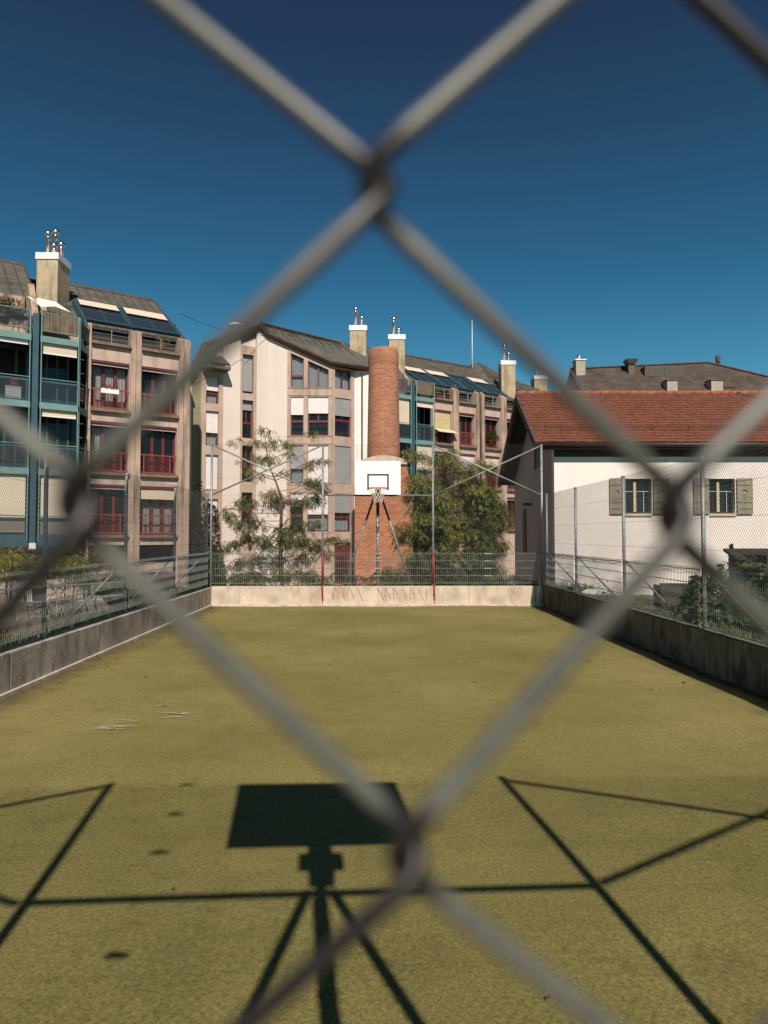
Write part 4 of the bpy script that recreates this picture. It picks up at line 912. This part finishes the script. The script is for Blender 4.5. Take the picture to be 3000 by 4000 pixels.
tr=g.build('roof_tiles',M_TILE,H)
g=MB(); 
nrd=int((X1-X0)/.36)
for i in range(nrd):
    x=X0+i*.36; up=.02+rng.uniform(-.008,.008); pts=[V(x,RY,RZ+.0+up),V(x+.40,RY,RZ+.035+up)]
    g.tube(pts,.10,10)
g.build('ridge_tiles',M_TILE2,H,True)
g=MB(); p0=V(X0,EY,EZ)+d*Ls*.20+nn*.16; 
for k in (0,.05): g.tube([p0+nn*k,p0+nn*k+V(X1-X0,0,0)],.010,4)
for i in range(12): p=p0+V(.45+i*1.25,0,0); g.tube([p-nn*.14,p+nn*.09],.012,4)
for x,s_ in ((2.6,.85),(10.3,.85),(.3,.18)): p=V(x,EY,EZ)+d*Ls*s_; g.tube([p,p+nn*.16],.02,5)
g.build('snow_guard',M_COPT,tr)
MB().tube([(X0,EY-.07,EZ-.10),(X1,EY-.07,EZ-.10)],.075,10).build('gutter',plain('dark_gutter',(.035,.028,.024),.5,.3),H,True)
g=MB(); g.slab([(X0-.03,EY-.05,EZ-.02),(X0+.10,EY-.05,EZ-.02),(X0+.10,RY,RZ-.0),(X0-.03,RY,RZ-.0)],.26); g.slab([(X0-.03,RY,RZ),(X0+.10,RY,RZ),(X0+.10,BY,BZ2),(X0-.03,BY,BZ2)],.26); g.build('bargeboard',plain('bargeboard',(.085,.055,.045),.8,var=.2),H)
p=V(9.2,EY,EZ)+d*Ls*.60; q=p+V(.95,0,0); e=d*.62
g=MB(); 
for a,b_ in ((p,q),(p+e,q+e),(p,p+e),(q,q+e)): g.bar(a+nn*.10,b_+nn*.10,.07)
sk=g.build('skylight',M_COPT,H); MB().slab([p+nn*.12,q+nn*.12,q+e+nn*.12,p+e+nn*.12],.02).build('pane',M_GLASSR,sk)
g=MB(); pA=V(7.8,EY,EZ)+d*Ls+nn*.1; pB=V(11.5,EY,EZ)+d*.2+nn*.1; g.tube([pA,pB],.012,4); g.build('lightning_wire',M_BLACK,tr)
# shutters with heart cut-outs
def heart(cx,cz,s):
    return [(cx+s*.0625*16*math.sin(t)**3/1.0,cz+s*.0625*(13*math.cos(t)-5*math.cos(2*t)-2*math.cos(3*t)-math.cos(4*t))) for t in [2*PI*k/22 for k in range(22)]]
def flower(cx,cz,s): return [(cx+s*(.75+.35*math.cos(5*t))*math.cos(t),cz+s*(.75+.35*math.cos(5*t))*math.sin(t)) for t in [2*PI*k/30 for k in range(30)]]
for wi,(a,c) in enumerate(win):
    g=MB(); rec=.16
    g.panel([(a,2.66),(c,2.66),(c,3.86),(a,3.86)],[[(a+.05,2.71),(c-.05,2.71),(c-.05,3.81),(a+.05,3.81)]],rec,rec+.06); fixn(g.build('window',M_SOFF,H)); f=C.collection.objects[-1]
    g=MB(); xm=a+.40*(c-a); g.box(xm-.045,xm+.045,rec-.05,rec+.03,2.72,3.74); g.build('mullion',M_WOOD,f)
    g=MB(); g.box(a+.05,c-.05,rec-.0,rec+.02,3.42,3.435); g.box(a+.75*(c-a),a+.765*(c-a),rec,rec+.02,2.72,3.45); g.build('glazing_bar',M_CAP,f)
    MB().box(a+.03,c-.03,rec+.04,rec+.05,2.7,3.83).build('pane',M_GLASS,f)
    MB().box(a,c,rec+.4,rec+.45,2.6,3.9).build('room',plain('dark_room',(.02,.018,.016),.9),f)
    MB().box(a+.0,c-.0,-.06,.14,2.57,2.655).build('sill',M_WOOD,f)
    for s,(u0,u1) in ((0,(a-.56,a-.03)),(1,(c+.04,c+.57))):
        hh=flower((u0+u1)/2,3.40,.075) if (wi==0 and s==0) else heart((u0+u1)/2,3.42,.075)
        g=MB(); g.panel([(u0,2.64),(u1,2.64),(u1,3.87),(u0,3.87)],[hh],-.075,-.045); sh=fixn(g.build('shutter',M_SHUT,H))
        for z in (2.84,3.06,3.66): MB().box(u0+.04,u1-.05,-.10,-.076,z-.022,z+.022).build('batten',M_SHUT,sh)
# pale pastel graffiti low on the house wall
cols=[((.52,.62,.56),.20,.55,.95,1.22),((.60,.45,.52),.35,.25,1.0,.8),((.50,.60,.50),.10,.9,.75,1.0)]
for k,(cc,x0,x1,z0,z1) in enumerate(cols):
    g=MB()
    for s in range(7): 
        xx=.12+rng.random()*1.5; zz=.25+rng.random()*.8; L_=rng.uniform(.15,.4); a=rng.uniform(-1.2,1.2); stroke(g,[(xx,zz),(xx+L_*math.cos(a),zz+L_*math.sin(a)),(xx+L_*1.2,zz)],.07,-.004-.001*k-.00013*s)
    g.build('graffiti',plain('pastel_spray_%s'%('green','pink','mint')[k],cc,.9,var=.1),H)
# ---------------------------------------------------------------- far building with dark roof
FB=thing('house','long building with dark weathered tile roof rising behind the red tiled house','house',(14.8,46,0))
g=MB(); g.slab([(0,0,11.2),(20,0,11.2),(10.6,4,14.95),(0.1,4,14.42)],.2)
g.slab([(10.6,4,14.95),(20,0,11.2),(22,6,12.6)],.2)
g.build('roof',M_SLATE,FB)
MB().box(.2,19.5,.6,9,-.95,11.0).build('wall',M_CREAMW,FB)
g=MB(); g.add([(0,0,11.0),(0,8,11.0),(0.1,4,14.4)],[(0,1,2)]); g.build('gable_wall',M_SLATE,FB)
g=MB(); g.bar((0.1,4,14.47),(10.6,4,15.0),.14); g.bar((10.6,4,15.0),(20,.0,11.3),.14); g.bar((0,0,11.3),(0.1,4,14.47),.12); g.build('ridge',M_COPT,FB)
rzf=lambda y:11.2+.9*y
for (x,y,wd,h,cap) in ((.65,3.2,.70,.85,1),(6.4,.8,.73,.95,0),(9.6,.8,.83,.98,0)):
    z=rzf(y); g=MB().box(x-wd/2,x+wd/2,y,y+.8,z-.4,z+h); o=g.build('roof_chimney',plain('grey_render',(.34,.29,.23),.9,var=.15),FB)
    MB().box(x-wd/2-.07,x+wd/2+.07,y-.07,y+.87,z+h,z+h+.07).build('chimney_cap',M_COPT if not cap else M_CAP,o)
    if cap: MB().lathe([(.17,z+h+.07),(.17,z+h+.3),(.24,z+h+.34),(.2,z+h+.42),(.05,z+h+.46)],x,y+.4,14).build('flue',M_STEEL,o,True)
g=MB().box(4.15,4.6,3.0,3.4,13.5,14.7); g.v+=[]; o=g.build('roof_vent',M_COPT,FB); g=MB(); g.add([(4.1,2.9,14.6),(4.65,2.9,14.6),(4.65,3.5,14.6),(4.1,3.5,14.6),(3.95,2.75,14.95),(4.8,2.75,14.95),(4.8,3.65,14.95),(3.95,3.65,14.95)],[(0,1,5,4),(1,2,6,5),(2,3,7,6),(3,0,4,7),(4,5,6,7)]); g.build('vent_hood',M_COPT,o)
g=MB(); g.box(5.2,8.0,2.6,3.8,13.3,14.35); o=g.build('dormer',M_COPT,FB); g=MB()
for k in range(4): g.box(5.28+k*.68,5.9+k*.68,2.57,2.596,13.6,14.27)
g.build('pane',plain('dusty_dark_pane',(.05,.045,.04),.6),o)
MB().lathe([(.2,14.9),(.14,15.1),(.2,15.2),(.14,15.3),(.22,15.38),(.03,15.6)],11.3,3.9,10).build('finial_vent',M_COPT,FB,True)
for (x,y) in ((3.9,.7),(10.4,1.3)): 
    z=rzf(y); MB().slab([(x,y,z+.15),(x+.8,y,z+.15),(x+.8,y+.55,z+.65),(x,y+.55,z+.65)],.1).build('skylight',M_COPT,FB)
# ================================================================ VEGETATION
def frond(g,p,ang,L,n=7,lw=.034,ll=.085,droop=1.0,up=.25):
    pos=Vector(p); d=V(math.cos(ang),math.sin(ang),up)
    side=V(-math.sin(ang),math.cos(ang),0)
    for i in range(n):
        d=(d+V(0,0,-droop*.32)).normalized(); pos=pos+d*(L/n)
        for s in (-1,1):
            q=pos+side*s*.004; l=ll*rng.uniform(.75,1.2)*(1-.35*abs(i/n-.45)); o=(side*s*.75+d*.45+V(0,0,-.35+rng.uniform(-.3,.3))).normalized()
            w_=d*lw*.5; e=q+o*l; m=q+o*l*.5
            g.add([q,m-w_,e,m+w_],[(0,1,2,3)])
def tree(name,label,base,trunk,clumps,mat,matd,fl=.26,dens=1.0,thr=None,branch_r=.013):
    """clumps: (pos,r,n,dark)"""
    t=thing(name,label,'tree',base)
    off=base; fine=[]
    for (p,a),(q,b) in zip(trunk[:-1],trunk[1:]):
        for i in range(6): fine.append((p.lerp(q,i/6),a+(b-a)*i/6))
    fine.append(trunk[-1])
    g=MB(); n=len(trunk); g.tube([p for p,_ in trunk],[r for _,r in trunk],8)
    for (c,r,k,dk) in clumps:
        c=Vector(c); best=min(fine,key=lambda q:((c-q[0]).length+(2.0 if q[0].z>c.z-.12 else 0)))
        a=best[0]; mid=a.lerp(c,.5)+V(rng.uniform(-.12,.12),rng.uniform(-.1,.1),rng.uniform(-.1,.10)); rr=min(best[1]*.6,branch_r)
        g.tube([a,mid,c],[rr,rr*.6,rr*.25],5)
        for _ in range(4):
            e=c+V(rng.gauss(0,r*.6),rng.gauss(0,r*.6),rng.gauss(0,r*.4)); s=a.lerp(c,rng.uniform(.5,1)); g.tube([s,s.lerp(e,.5)+V(0,0,.05),e],[.007,.006,.003],4)
    g.build('trunk',M_BARK,t,False,off)
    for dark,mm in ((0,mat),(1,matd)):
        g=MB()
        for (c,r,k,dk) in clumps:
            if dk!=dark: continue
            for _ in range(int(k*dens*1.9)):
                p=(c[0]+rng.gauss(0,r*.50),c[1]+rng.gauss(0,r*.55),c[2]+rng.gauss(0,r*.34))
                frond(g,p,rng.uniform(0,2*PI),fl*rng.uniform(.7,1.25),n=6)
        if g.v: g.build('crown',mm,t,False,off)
    return t
def W(x,y,Yd,cx0,cy0,s=800/1659):
    u=(cx0+x*s)/3000*1659; v=(cy0+y*s)/4000*2212; d=ray(u,v); return Vector((0,0,1.9))+d*(Yd/d.y)
# slender locust tree left of the hoop; clump centres measured in the photograph, then given their own depth
cl=[(690,60,50,10,0),(750,150,60,18,0),(440,150,40,6,0),(500,330,40,3,0),(620,280,55,12,0),(730,290,60,20,0),(890,170,50,14,0),(1060,330,60,20,0),(1160,300,40,12,0),(1100,90,45,6,0),(1080,480,80,40,1),(1150,520,40,14,1),(540,650,80,40,1),(800,640,110,60,1),(740,570,60,22,0),(980,640,80,42,1),(1110,610,70,34,1),(400,750,60,22,0),(470,810,55,18,0),(600,800,80,34,1),(960,830,75,40,1),(1100,810,45,16,0),(840,870,70,34,1),(560,930,80,44,1),(700,970,90,50,1),(860,960,90,50,1),(1000,950,80,40,1),(430,980,60,26,0),(310,1030,60,20,0),(1240,940,50,18,0),(1330,950,35,8,0),(1100,990,80,36,1),(640,1100,90,50,1),(800,1110,110,60,1),(1000,1090,90,46,1),(480,1130,60,30,1),(1200,1060,55,18,0),(340,1170,55,24,1),(620,1230,90,46,1),(840,1220,90,46,1),(1040,1230,90,44,1),(320,1260,50,20,1),(480,1250,80,34,1),(370,700,35,6,0),(640,430,40,8,0),(560,390,40,6,0),(850,400,40,6,0),(900,250,40,8,0),(620,150,40,8,0)]
tk=[W(825,1290,20.3,700,1650),W(822,1000,20.3,700,1650),W(826,800,20.3,700,1650),W(830,620,20.3,700,1650),W(790,500,20.3,700,1650),W(720,330,20.3,700,1650),W(690,80,20.3,700,1650)]
trunk=[(tk[0],.07),(tk[1],.06),(tk[2],.05),(tk[3],.04),(tk[4],.026),(tk[5],.016),(tk[6],.008)]
clumps=[]
for (x,y,r,k,dk) in cl:
    p=W(x,y,20.3+rng.uniform(-.5,.7),700,1650); clumps.append((p,r/265,int(k*1.15),dk))
tree('locust_tree','slender sparse locust tree with bare upper twigs left of the hoop',(tk[0].x,tk[0].y,.3),trunk,clumps,M_LEAFA,M_LEAFB)
# dense tree right of the hoop
polyR=[(560,170),(700,200),(780,220),(900,240),(1010,210),(1050,300),(1280,340),(1260,480),(1390,600),(1400,700),(1390,800),(1330,850),(1390,920),(1370,1100),(1330,1290),(450,1300),(440,1180),(620,1100),(600,1020),(490,950),(620,880),(500,820),(480,740),(560,700),(640,640),(560,500),(680,420),(640,300),(560,220)]
def inside(x,y,P):
    c=False
    for i in range(len(P)):
        (x1,y1),(x2,y2)=P[i],P[i-1]
        if (y1>y)!=(y2>y) and x<(x2-x1)*(y-y1)/(y2-y1)+x1: c=not c
    return c
clumps=[]; tries=0
while len(clumps)<215 and tries<5000:
    tries+=1; x=rng.uniform(430,1410); y=rng.uniform(160,1300)
    if not inside(x,y,polyR): continue
    if y<420 and rng.random()<.45: continue
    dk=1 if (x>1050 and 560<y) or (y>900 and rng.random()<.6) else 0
    depth=rng.uniform(-.9,.6)+(.5 if dk else 0); clumps.append((W(x,y,21.5+depth,1300,1650),rng.uniform(.20,.30),int(27 if y>420 else 17),dk))
tb=W(880,1290,21.6,1300,1650)
trunk=[(tb,.10),(W(880,1000,21.6,1300,1650),.09),(W(890,700,21.6,1300,1650),.07),(W(870,450,21.6,1300,1650),.04),(W(850,250,21.6,1300,1650),.015)]
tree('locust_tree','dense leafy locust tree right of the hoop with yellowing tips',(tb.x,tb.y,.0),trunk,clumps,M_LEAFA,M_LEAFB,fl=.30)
# generic leafy shrub
def shrub(name,label,cat,c,rad,n,mat,ls=.05,stems=5,group=None,parent=None,flat=1.0):
    t=thing(name,label,cat,c,0,group); g=MB()
    for _ in range(n):
        while True:
            p=V(rng.uniform(-1,1),rng.uniform(-1,1),rng.uniform(-.15,1))
            if p.length<1 and rng.random()<.35+.65*p.length: break
        lump=1+.18*math.sin(p.x*5+c[0]*3)*math.cos(p.z*6+c[1])
        q=V(p.x*rad[0]*lump,p.y*rad[1]*lump,(p.z+.1)*rad[2]*lump); a=rng.uniform(0,2*PI); tl=rng.uniform(-.9,.9); l=ls*rng.uniform(.7,1.4); w_=l*.32
        d=V(math.cos(a)*math.cos(tl),math.sin(a)*math.cos(tl),math.sin(tl)); s=d.cross(V(0,0,1)).normalized(); s=(s+V(0,0,rng.uniform(-.7,.7))).normalized()
        g.add([q-d*l*.5,q+s*w_,q+d*l*.6,q-s*w_],[(0,1,2,3)])
    g.build('foliage',mat,t)
    g=MB()
    for k in range(stems): a=2*PI*k/stems; g.tube([V(0,0,-.05),V(math.cos(a)*rad[0]*.4,math.sin(a)*rad[1]*.4,rad[2]*.6)],.012,4)
    g.build('stem',M_BARK,t); return t
# hedge behind far wall
t=thing('hedge','long low green hedge directly behind the far bar panels','hedge',(0,19.2,.45)); g=MB()
for _ in range(8000):
    x=rng.uniform(-4.3,4.7); h=(.34 if x<.2 else .22)+.07*math.sin(x*5)+.05*math.sin(x*11); z=h*abs(rng.uniform(0,1))**.5; y=rng.gauss(0,.22); a=rng.uniform(0,6.28); d=V(math.cos(a),math.sin(a),rng.uniform(-.8,.8)).normalized(); q_=V(x,y,z); u_=V(-math.sin(a),math.cos(a),rng.uniform(-.6,.6)).normalized()*.018
    g.add([q_-d*.03,q_+u_,q_+d*.035,q_-u_],[(0,1,2,3)])
g.build('foliage',M_LEAFD,t); g=MB()
for k in range(22): g.tube([(-4.2+k*.41,0,-.1),(-4.2+k*.41+.05,.03,.2)],.012,4)
g.build('stem',M_BARK,t)
# yellow-green vines at left, in front of the teal flats
vin=[(60,1090,70),(130,1060,60),(190,1110,60),(20,1150,70),(250,1150,60),(320,1080,50),(480,1120,60),(560,1110,70),(620,1150,60),(760,1030,55),(800,1060,55),(850,1090,40),(540,1200,60),(640,1230,50),(700,1260,50),(860,1230,40),(90,1180,60)]
t=thing('climbing_vine','yellow green climbing vine spilling over behind the left fence','vine',(-9.0,19.5,-.95)); g=MB()
for (x,y,r) in vin:
    c=W(x,y,19.5+rng.uniform(-.6,.6),0,1600,900/1659)-V(-9.0,19.5,-.95)
    for _ in range(int(200*r/60)):
        q=(c.x+rng.gauss(0,r/230*.8),c.y+rng.gauss(0,.25),c.z+rng.gauss(0,r/230*.55)); frond(g,q,rng.uniform(0,2*PI),.22,n=4,lw=.035,ll=.07)
g.build('foliage',M_LEAFC,t)
g=MB()
for (x,y,r) in vin[::2]:
    c=W(x,y,19.5,0,1600,900/1659)-V(-9.0,19.5,-.95); g.tube([(c.x+.2,c.y,0),(c.x-.1,c.y+.1,c.z*.6),c],.02,5)
g.build('stem',M_BARK,t)
# garden walls and rails low on the left
t=thing('garden_wall','pale low garden wall with thin rails behind the left fence','wall',(-8.2,16.0,-.95),55)
g=MB(); g.box(-4,2.8,0,.2,0,.85); g.build('wall',M_CONCM,t); g=MB()
for z in (1.25,1.6): g.tube([(-4,.1,z),(2.8,.1,z)],.025,6)
for k in range(8): g.tube([(-3.9+k*.95,.1,.8),(-3.9+k*.95,.1,1.6)],.02,5)
g.build('rail',M_GALV,t)
for (x,y,rx,rz_,lab) in ((-7.6,13.6,.5,.5,'leafy shrub behind the left bar panels, nearest the viewer'),(-6.9,16.9,.45,.45,'leafy shrub behind the left bar panels, near the far corner')):
    shrub('shrub',lab,'shrub',(x,y,hleft(x,y)),(rx,rx,rz_),700,M_LEAFD,.06)
for (x,y,rx,rz_,lab) in ((-8.9,15.3,.8,.75,'yellowish leafy shrub behind the left fence, by the low garden wall'),(-9.6,20.6,.9,1.0,'broad sunlit shrub under the teal balconies, behind the left fence')):
    shrub('shrub',lab,'shrub',(x,y,-.9),(rx,rx*.7,rz_*1.2),1500,M_LEAFC,.07)
# tall dark leafy mound between the two buildings
t=shrub('dark_bush','tall dark leaf covered mound between the brown flats and the cream gable','bush',(-8.75,34.2,-.9),(1.15,.8,4.6),9000,M_LEAFE,.13,8)
# weeds along the right fence
for (x,y,h,lab) in ((5.3,15.2,.55,'spindly green weed behind the right fence, farthest back'),(5.5,12.6,.5,'spindly green weed behind the right fence, second from the corner'),(5.6,14.0,.38,'small spindly weed between the two taller weeds behind the right fence')):
    shrub('weed',lab,'weed',(x,y,hright(x,y)),(.24,.24,h),150,M_LEAFD,.06,4)
shrub('shrub','dark broad leaved shrub in front of the lean-to shed at the right edge','shrub',(5.95,11.9,.2),(.62,.55,.95),620,M_LEAFD,.14,7)
shrub('shrub','second dark shrub beside the shed, closer to its roof','shrub',(7.0,12.6,.3),(.65,.5,1.2),520,M_LEAFD,.14,7)
# lean-to shed
t=thing('shed','dark wooden lean-to shed at the right edge behind the fence','shed',(7.75,13.0,.1),-3)
g=MB()
for k in range(14): g.box(k*.2,k*.2+.19,0,.03,0,1.12)
for k in range(8): g.v and g.box(-.03,0,.04+k*.2,.23+k*.2,0,1.42)
g.build('plank_wall',M_SOFF,t); MB().slab([(-.45,-.35,1.12),(3.2,-.35,1.12),(3.2,1.6,1.52),(-.15,1.6,1.52)],.06).build('roof',M_SOFF,t)
t=thing('planter_box','dark wooden planter box on the grass by the house wall','planter',(7.6,17.6,-.05),-4)
g=MB(); 
for k in range(3): g.box(0,1.3,0,.04,.05+k*.2,.23+k*.2); g.box(0,.04,.04,.6,.05+k*.2,.23+k*.2); g.box(1.26,1.3,.04,.6,.05+k*.2,.23+k*.2)
g.box(-.04,1.34,-.04,.0,.0,.70); g.build('board',M_SOFF,t)
MB().box(.05,1.25,.05,.55,.1,.6).build('soil',M_SOIL,t)
# ================================================================ BALCONY THINGS
Mb1=Matrix.Translation(B1.location)@Matrix.Rotation(R(33),4,'Z'); Mb3=Matrix.Translation(B3.location)@Matrix.Rotation(R(33),4,'Z')
def on1(x,y,z): return tuple(Mb1@Vector((x,y,z)))
def on3(x,y,z): return tuple(Mb3@Vector((x,y,z)))
t=thing('flower_box','long white flower box with red flowers hanging on a red balcony rail','flower box',on1(-3.65,-.12,8.42),33)
g=MB(); g.box(-.38,.38,-.10,.08,-.12,.10); g.build('trough',M_WPLA,t); g=MB()
for k in range(160): q=V(rng.uniform(-.40,.40),rng.uniform(-.14,.1),.08+abs(rng.gauss(0,.10))); a=rng.uniform(0,6.28); d=V(math.cos(a),math.sin(a),rng.uniform(-.5,.8))*.05; s=V(-math.sin(a),math.cos(a),.2)*.02; g.add([q-d,q+s,q+d,q-s],[(0,1,2,3)])
g.build('foliage',M_LEAFD,t); g=MB()
for k in range(18): q=(rng.uniform(-.35,.35),rng.uniform(-.14,.0),.14+abs(rng.gauss(0,.07))); g.box(q[0]-.018,q[0]+.018,q[1]-.018,q[1]+.018,q[2]-.018,q[2]+.018)
g.build('blossom',M_REDC,t)
def potted(lab,loc,r,n,mat,pr=.16,ls=.06,flat=1):
    t=shrub('potted_plant',lab,'potted plant',loc,(r,r,r*1.3*flat),n,mat,ls,4); MB().lathe([(pr*.7,-.30),(pr,0.0),(pr*1.1,0),(pr*1.1,.03),(pr*.9,.03)],0,0,14).build('pot',M_CLAY,t,True); return t
potted('big round green bush in a pot on a red railed balcony of the rear flats',on3(5.0,-.10,8.55),.52,1700,M_LEAFD,.2,.07,1.1)
potted('small plant in a terracotta pot on the rear roof terrace',on3(1.05,-.16,11.38),.16,120,M_LEAFD,.14)
potted('wispy plant on the rear roof terrace behind the terracotta pot',on3(.55,.3,11.45),.3,160,M_LEAFC,.14)
potted('leafy plant sprouting beside the chimney above the brick stack',on3(-2.9,1.5,12.9),.4,220,M_LEAFC,.16)
potted('large reddish bush on the left roof terrace at the picture edge',on1(-7.85,-.2,11.0),.85,3600,leafmat('rusty_leaf',(.05,.05,.02),(.12,.09,.03),(.28,.12,.05)),.2,.07,.7)
potted('yellow green bush under the sun sail on the left roof terrace',on1(-6.1,-.1,11.2),.62,1500,M_LEAFC,.2,.07,.45)
potted('plant behind the glass of the second teal balcony',on1(-6.0,-.7,4.9),.3,200,M_LEAFD,.14)
potted('plant behind the glass of the left teal balcony',on1(-7.7,-.8,4.95),.35,300,M_LEAFC,.14)
potted('plant in a white pot on the lowest left teal balcony',on1(-7.35,-.8,2.25),.2,120,M_LEAFC,.16)
potted('climbing plant on the terrace rail of the rear teal balcony',on3(-1.9,-.8,11.0),.4,300,M_LEAFC,.14)
potted('flowering plant on the lower rear balcony rail, right of the drain pipe',on3(5.1,-.2,5.95),.42,420,M_LEAFE,.15)
potted('dry plant on the terrace ledge of the brown flats, behind the railing',on1(-1.2,.3,10.95),.38,320,M_LEAFC,.14)
t=thing('terrace_table','round dark garden table with thin legs on the left roof terrace','table',on1(-7.35,-.6,10.25),0)
MB().lathe([(.36,.72),(.36,.75),(.02,.80)],0,0,20).build('tabletop',M_BLACK,t); 
for k in range(3): a=2*PI*k/3; MB().tube([(.1*math.cos(a),.1*math.sin(a),.72),(.32*math.cos(a),.32*math.sin(a),0)],.014,5).build('leg',M_BLACK,t)
t=MB(); sp=[on1(-7.0,.0,12.12),on1(-6.5,-.35,11.66),on1(-6.0,-.35,11.78),on1(-5.35,-.4,11.62),on1(-5.8,.8,12.35),on1(-6.4,.7,12.35)]; c_=Vector(on1(-6.2,.1,12.02))
sp=[Vector(p) for p in sp]; t.add([c_]+sp,[(0,i+1,(i+1)%6+1) for i in range(6)]); t.add([c_-V(0,0,.015)]+[p-V(0,0,.015) for p in sp],[(0,(i+1)%6+1,i+1) for i in range(6)])
tag(t.build('sun_sail',plain('white_sail',(.78,.72,.63),.9,var=.04)),'white triangular sun sail stretched over the left roof terrace','sun sail')
t=thing('storage_box','white box behind the glass of the upper left teal balcony','box',on1(-7.55,-.9,7.45),33); MB().box(-.28,.28,-.15,.15,0,.50).build('body',M_WPLA,t); MB().box(-.30,.30,-.17,.17,.50,.54).build('lid',M_WPLA,t)
g=MB(); g.lathe([(.0,0),(.16,.02),(.2,.14),(.14,.26),(.06,.30),(.07,.36)],0,0,14); o=g.build('red_bag',M_REDC,None,True); o.location=on1(-7.5,-.9,8.0); tag(o,'red bag standing on the white balcony box','bag')
g=MB(); g.slab([(-.5,0,.4),(.1,0,.42),(.1,-.03,.1),(-.5,-.03,.15)],.02); g.slab([(.05,-.01,.3),(.3,-.01,.25),(.42,-.03,-.05),(.2,-.03,.0)],.02); o=g.build('blanket',M_ORNG); o.location=on1(-5.95,-1.05,5.0); o.rotation_euler=(0,0,R(33)); tag(o,'orange cloth draped inside a middle teal balcony','cloth')
g=MB(); wavy(g,-.3,.02,0,-.60,.10,.03,14); o=g.build('towel',M_WPLA); o.location=on1(-8.05,-1.32,5.35); o.rotation_euler=(0,0,R(33)); tag(o,'white towel hung over the teal balcony rail at the left picture edge','towel')
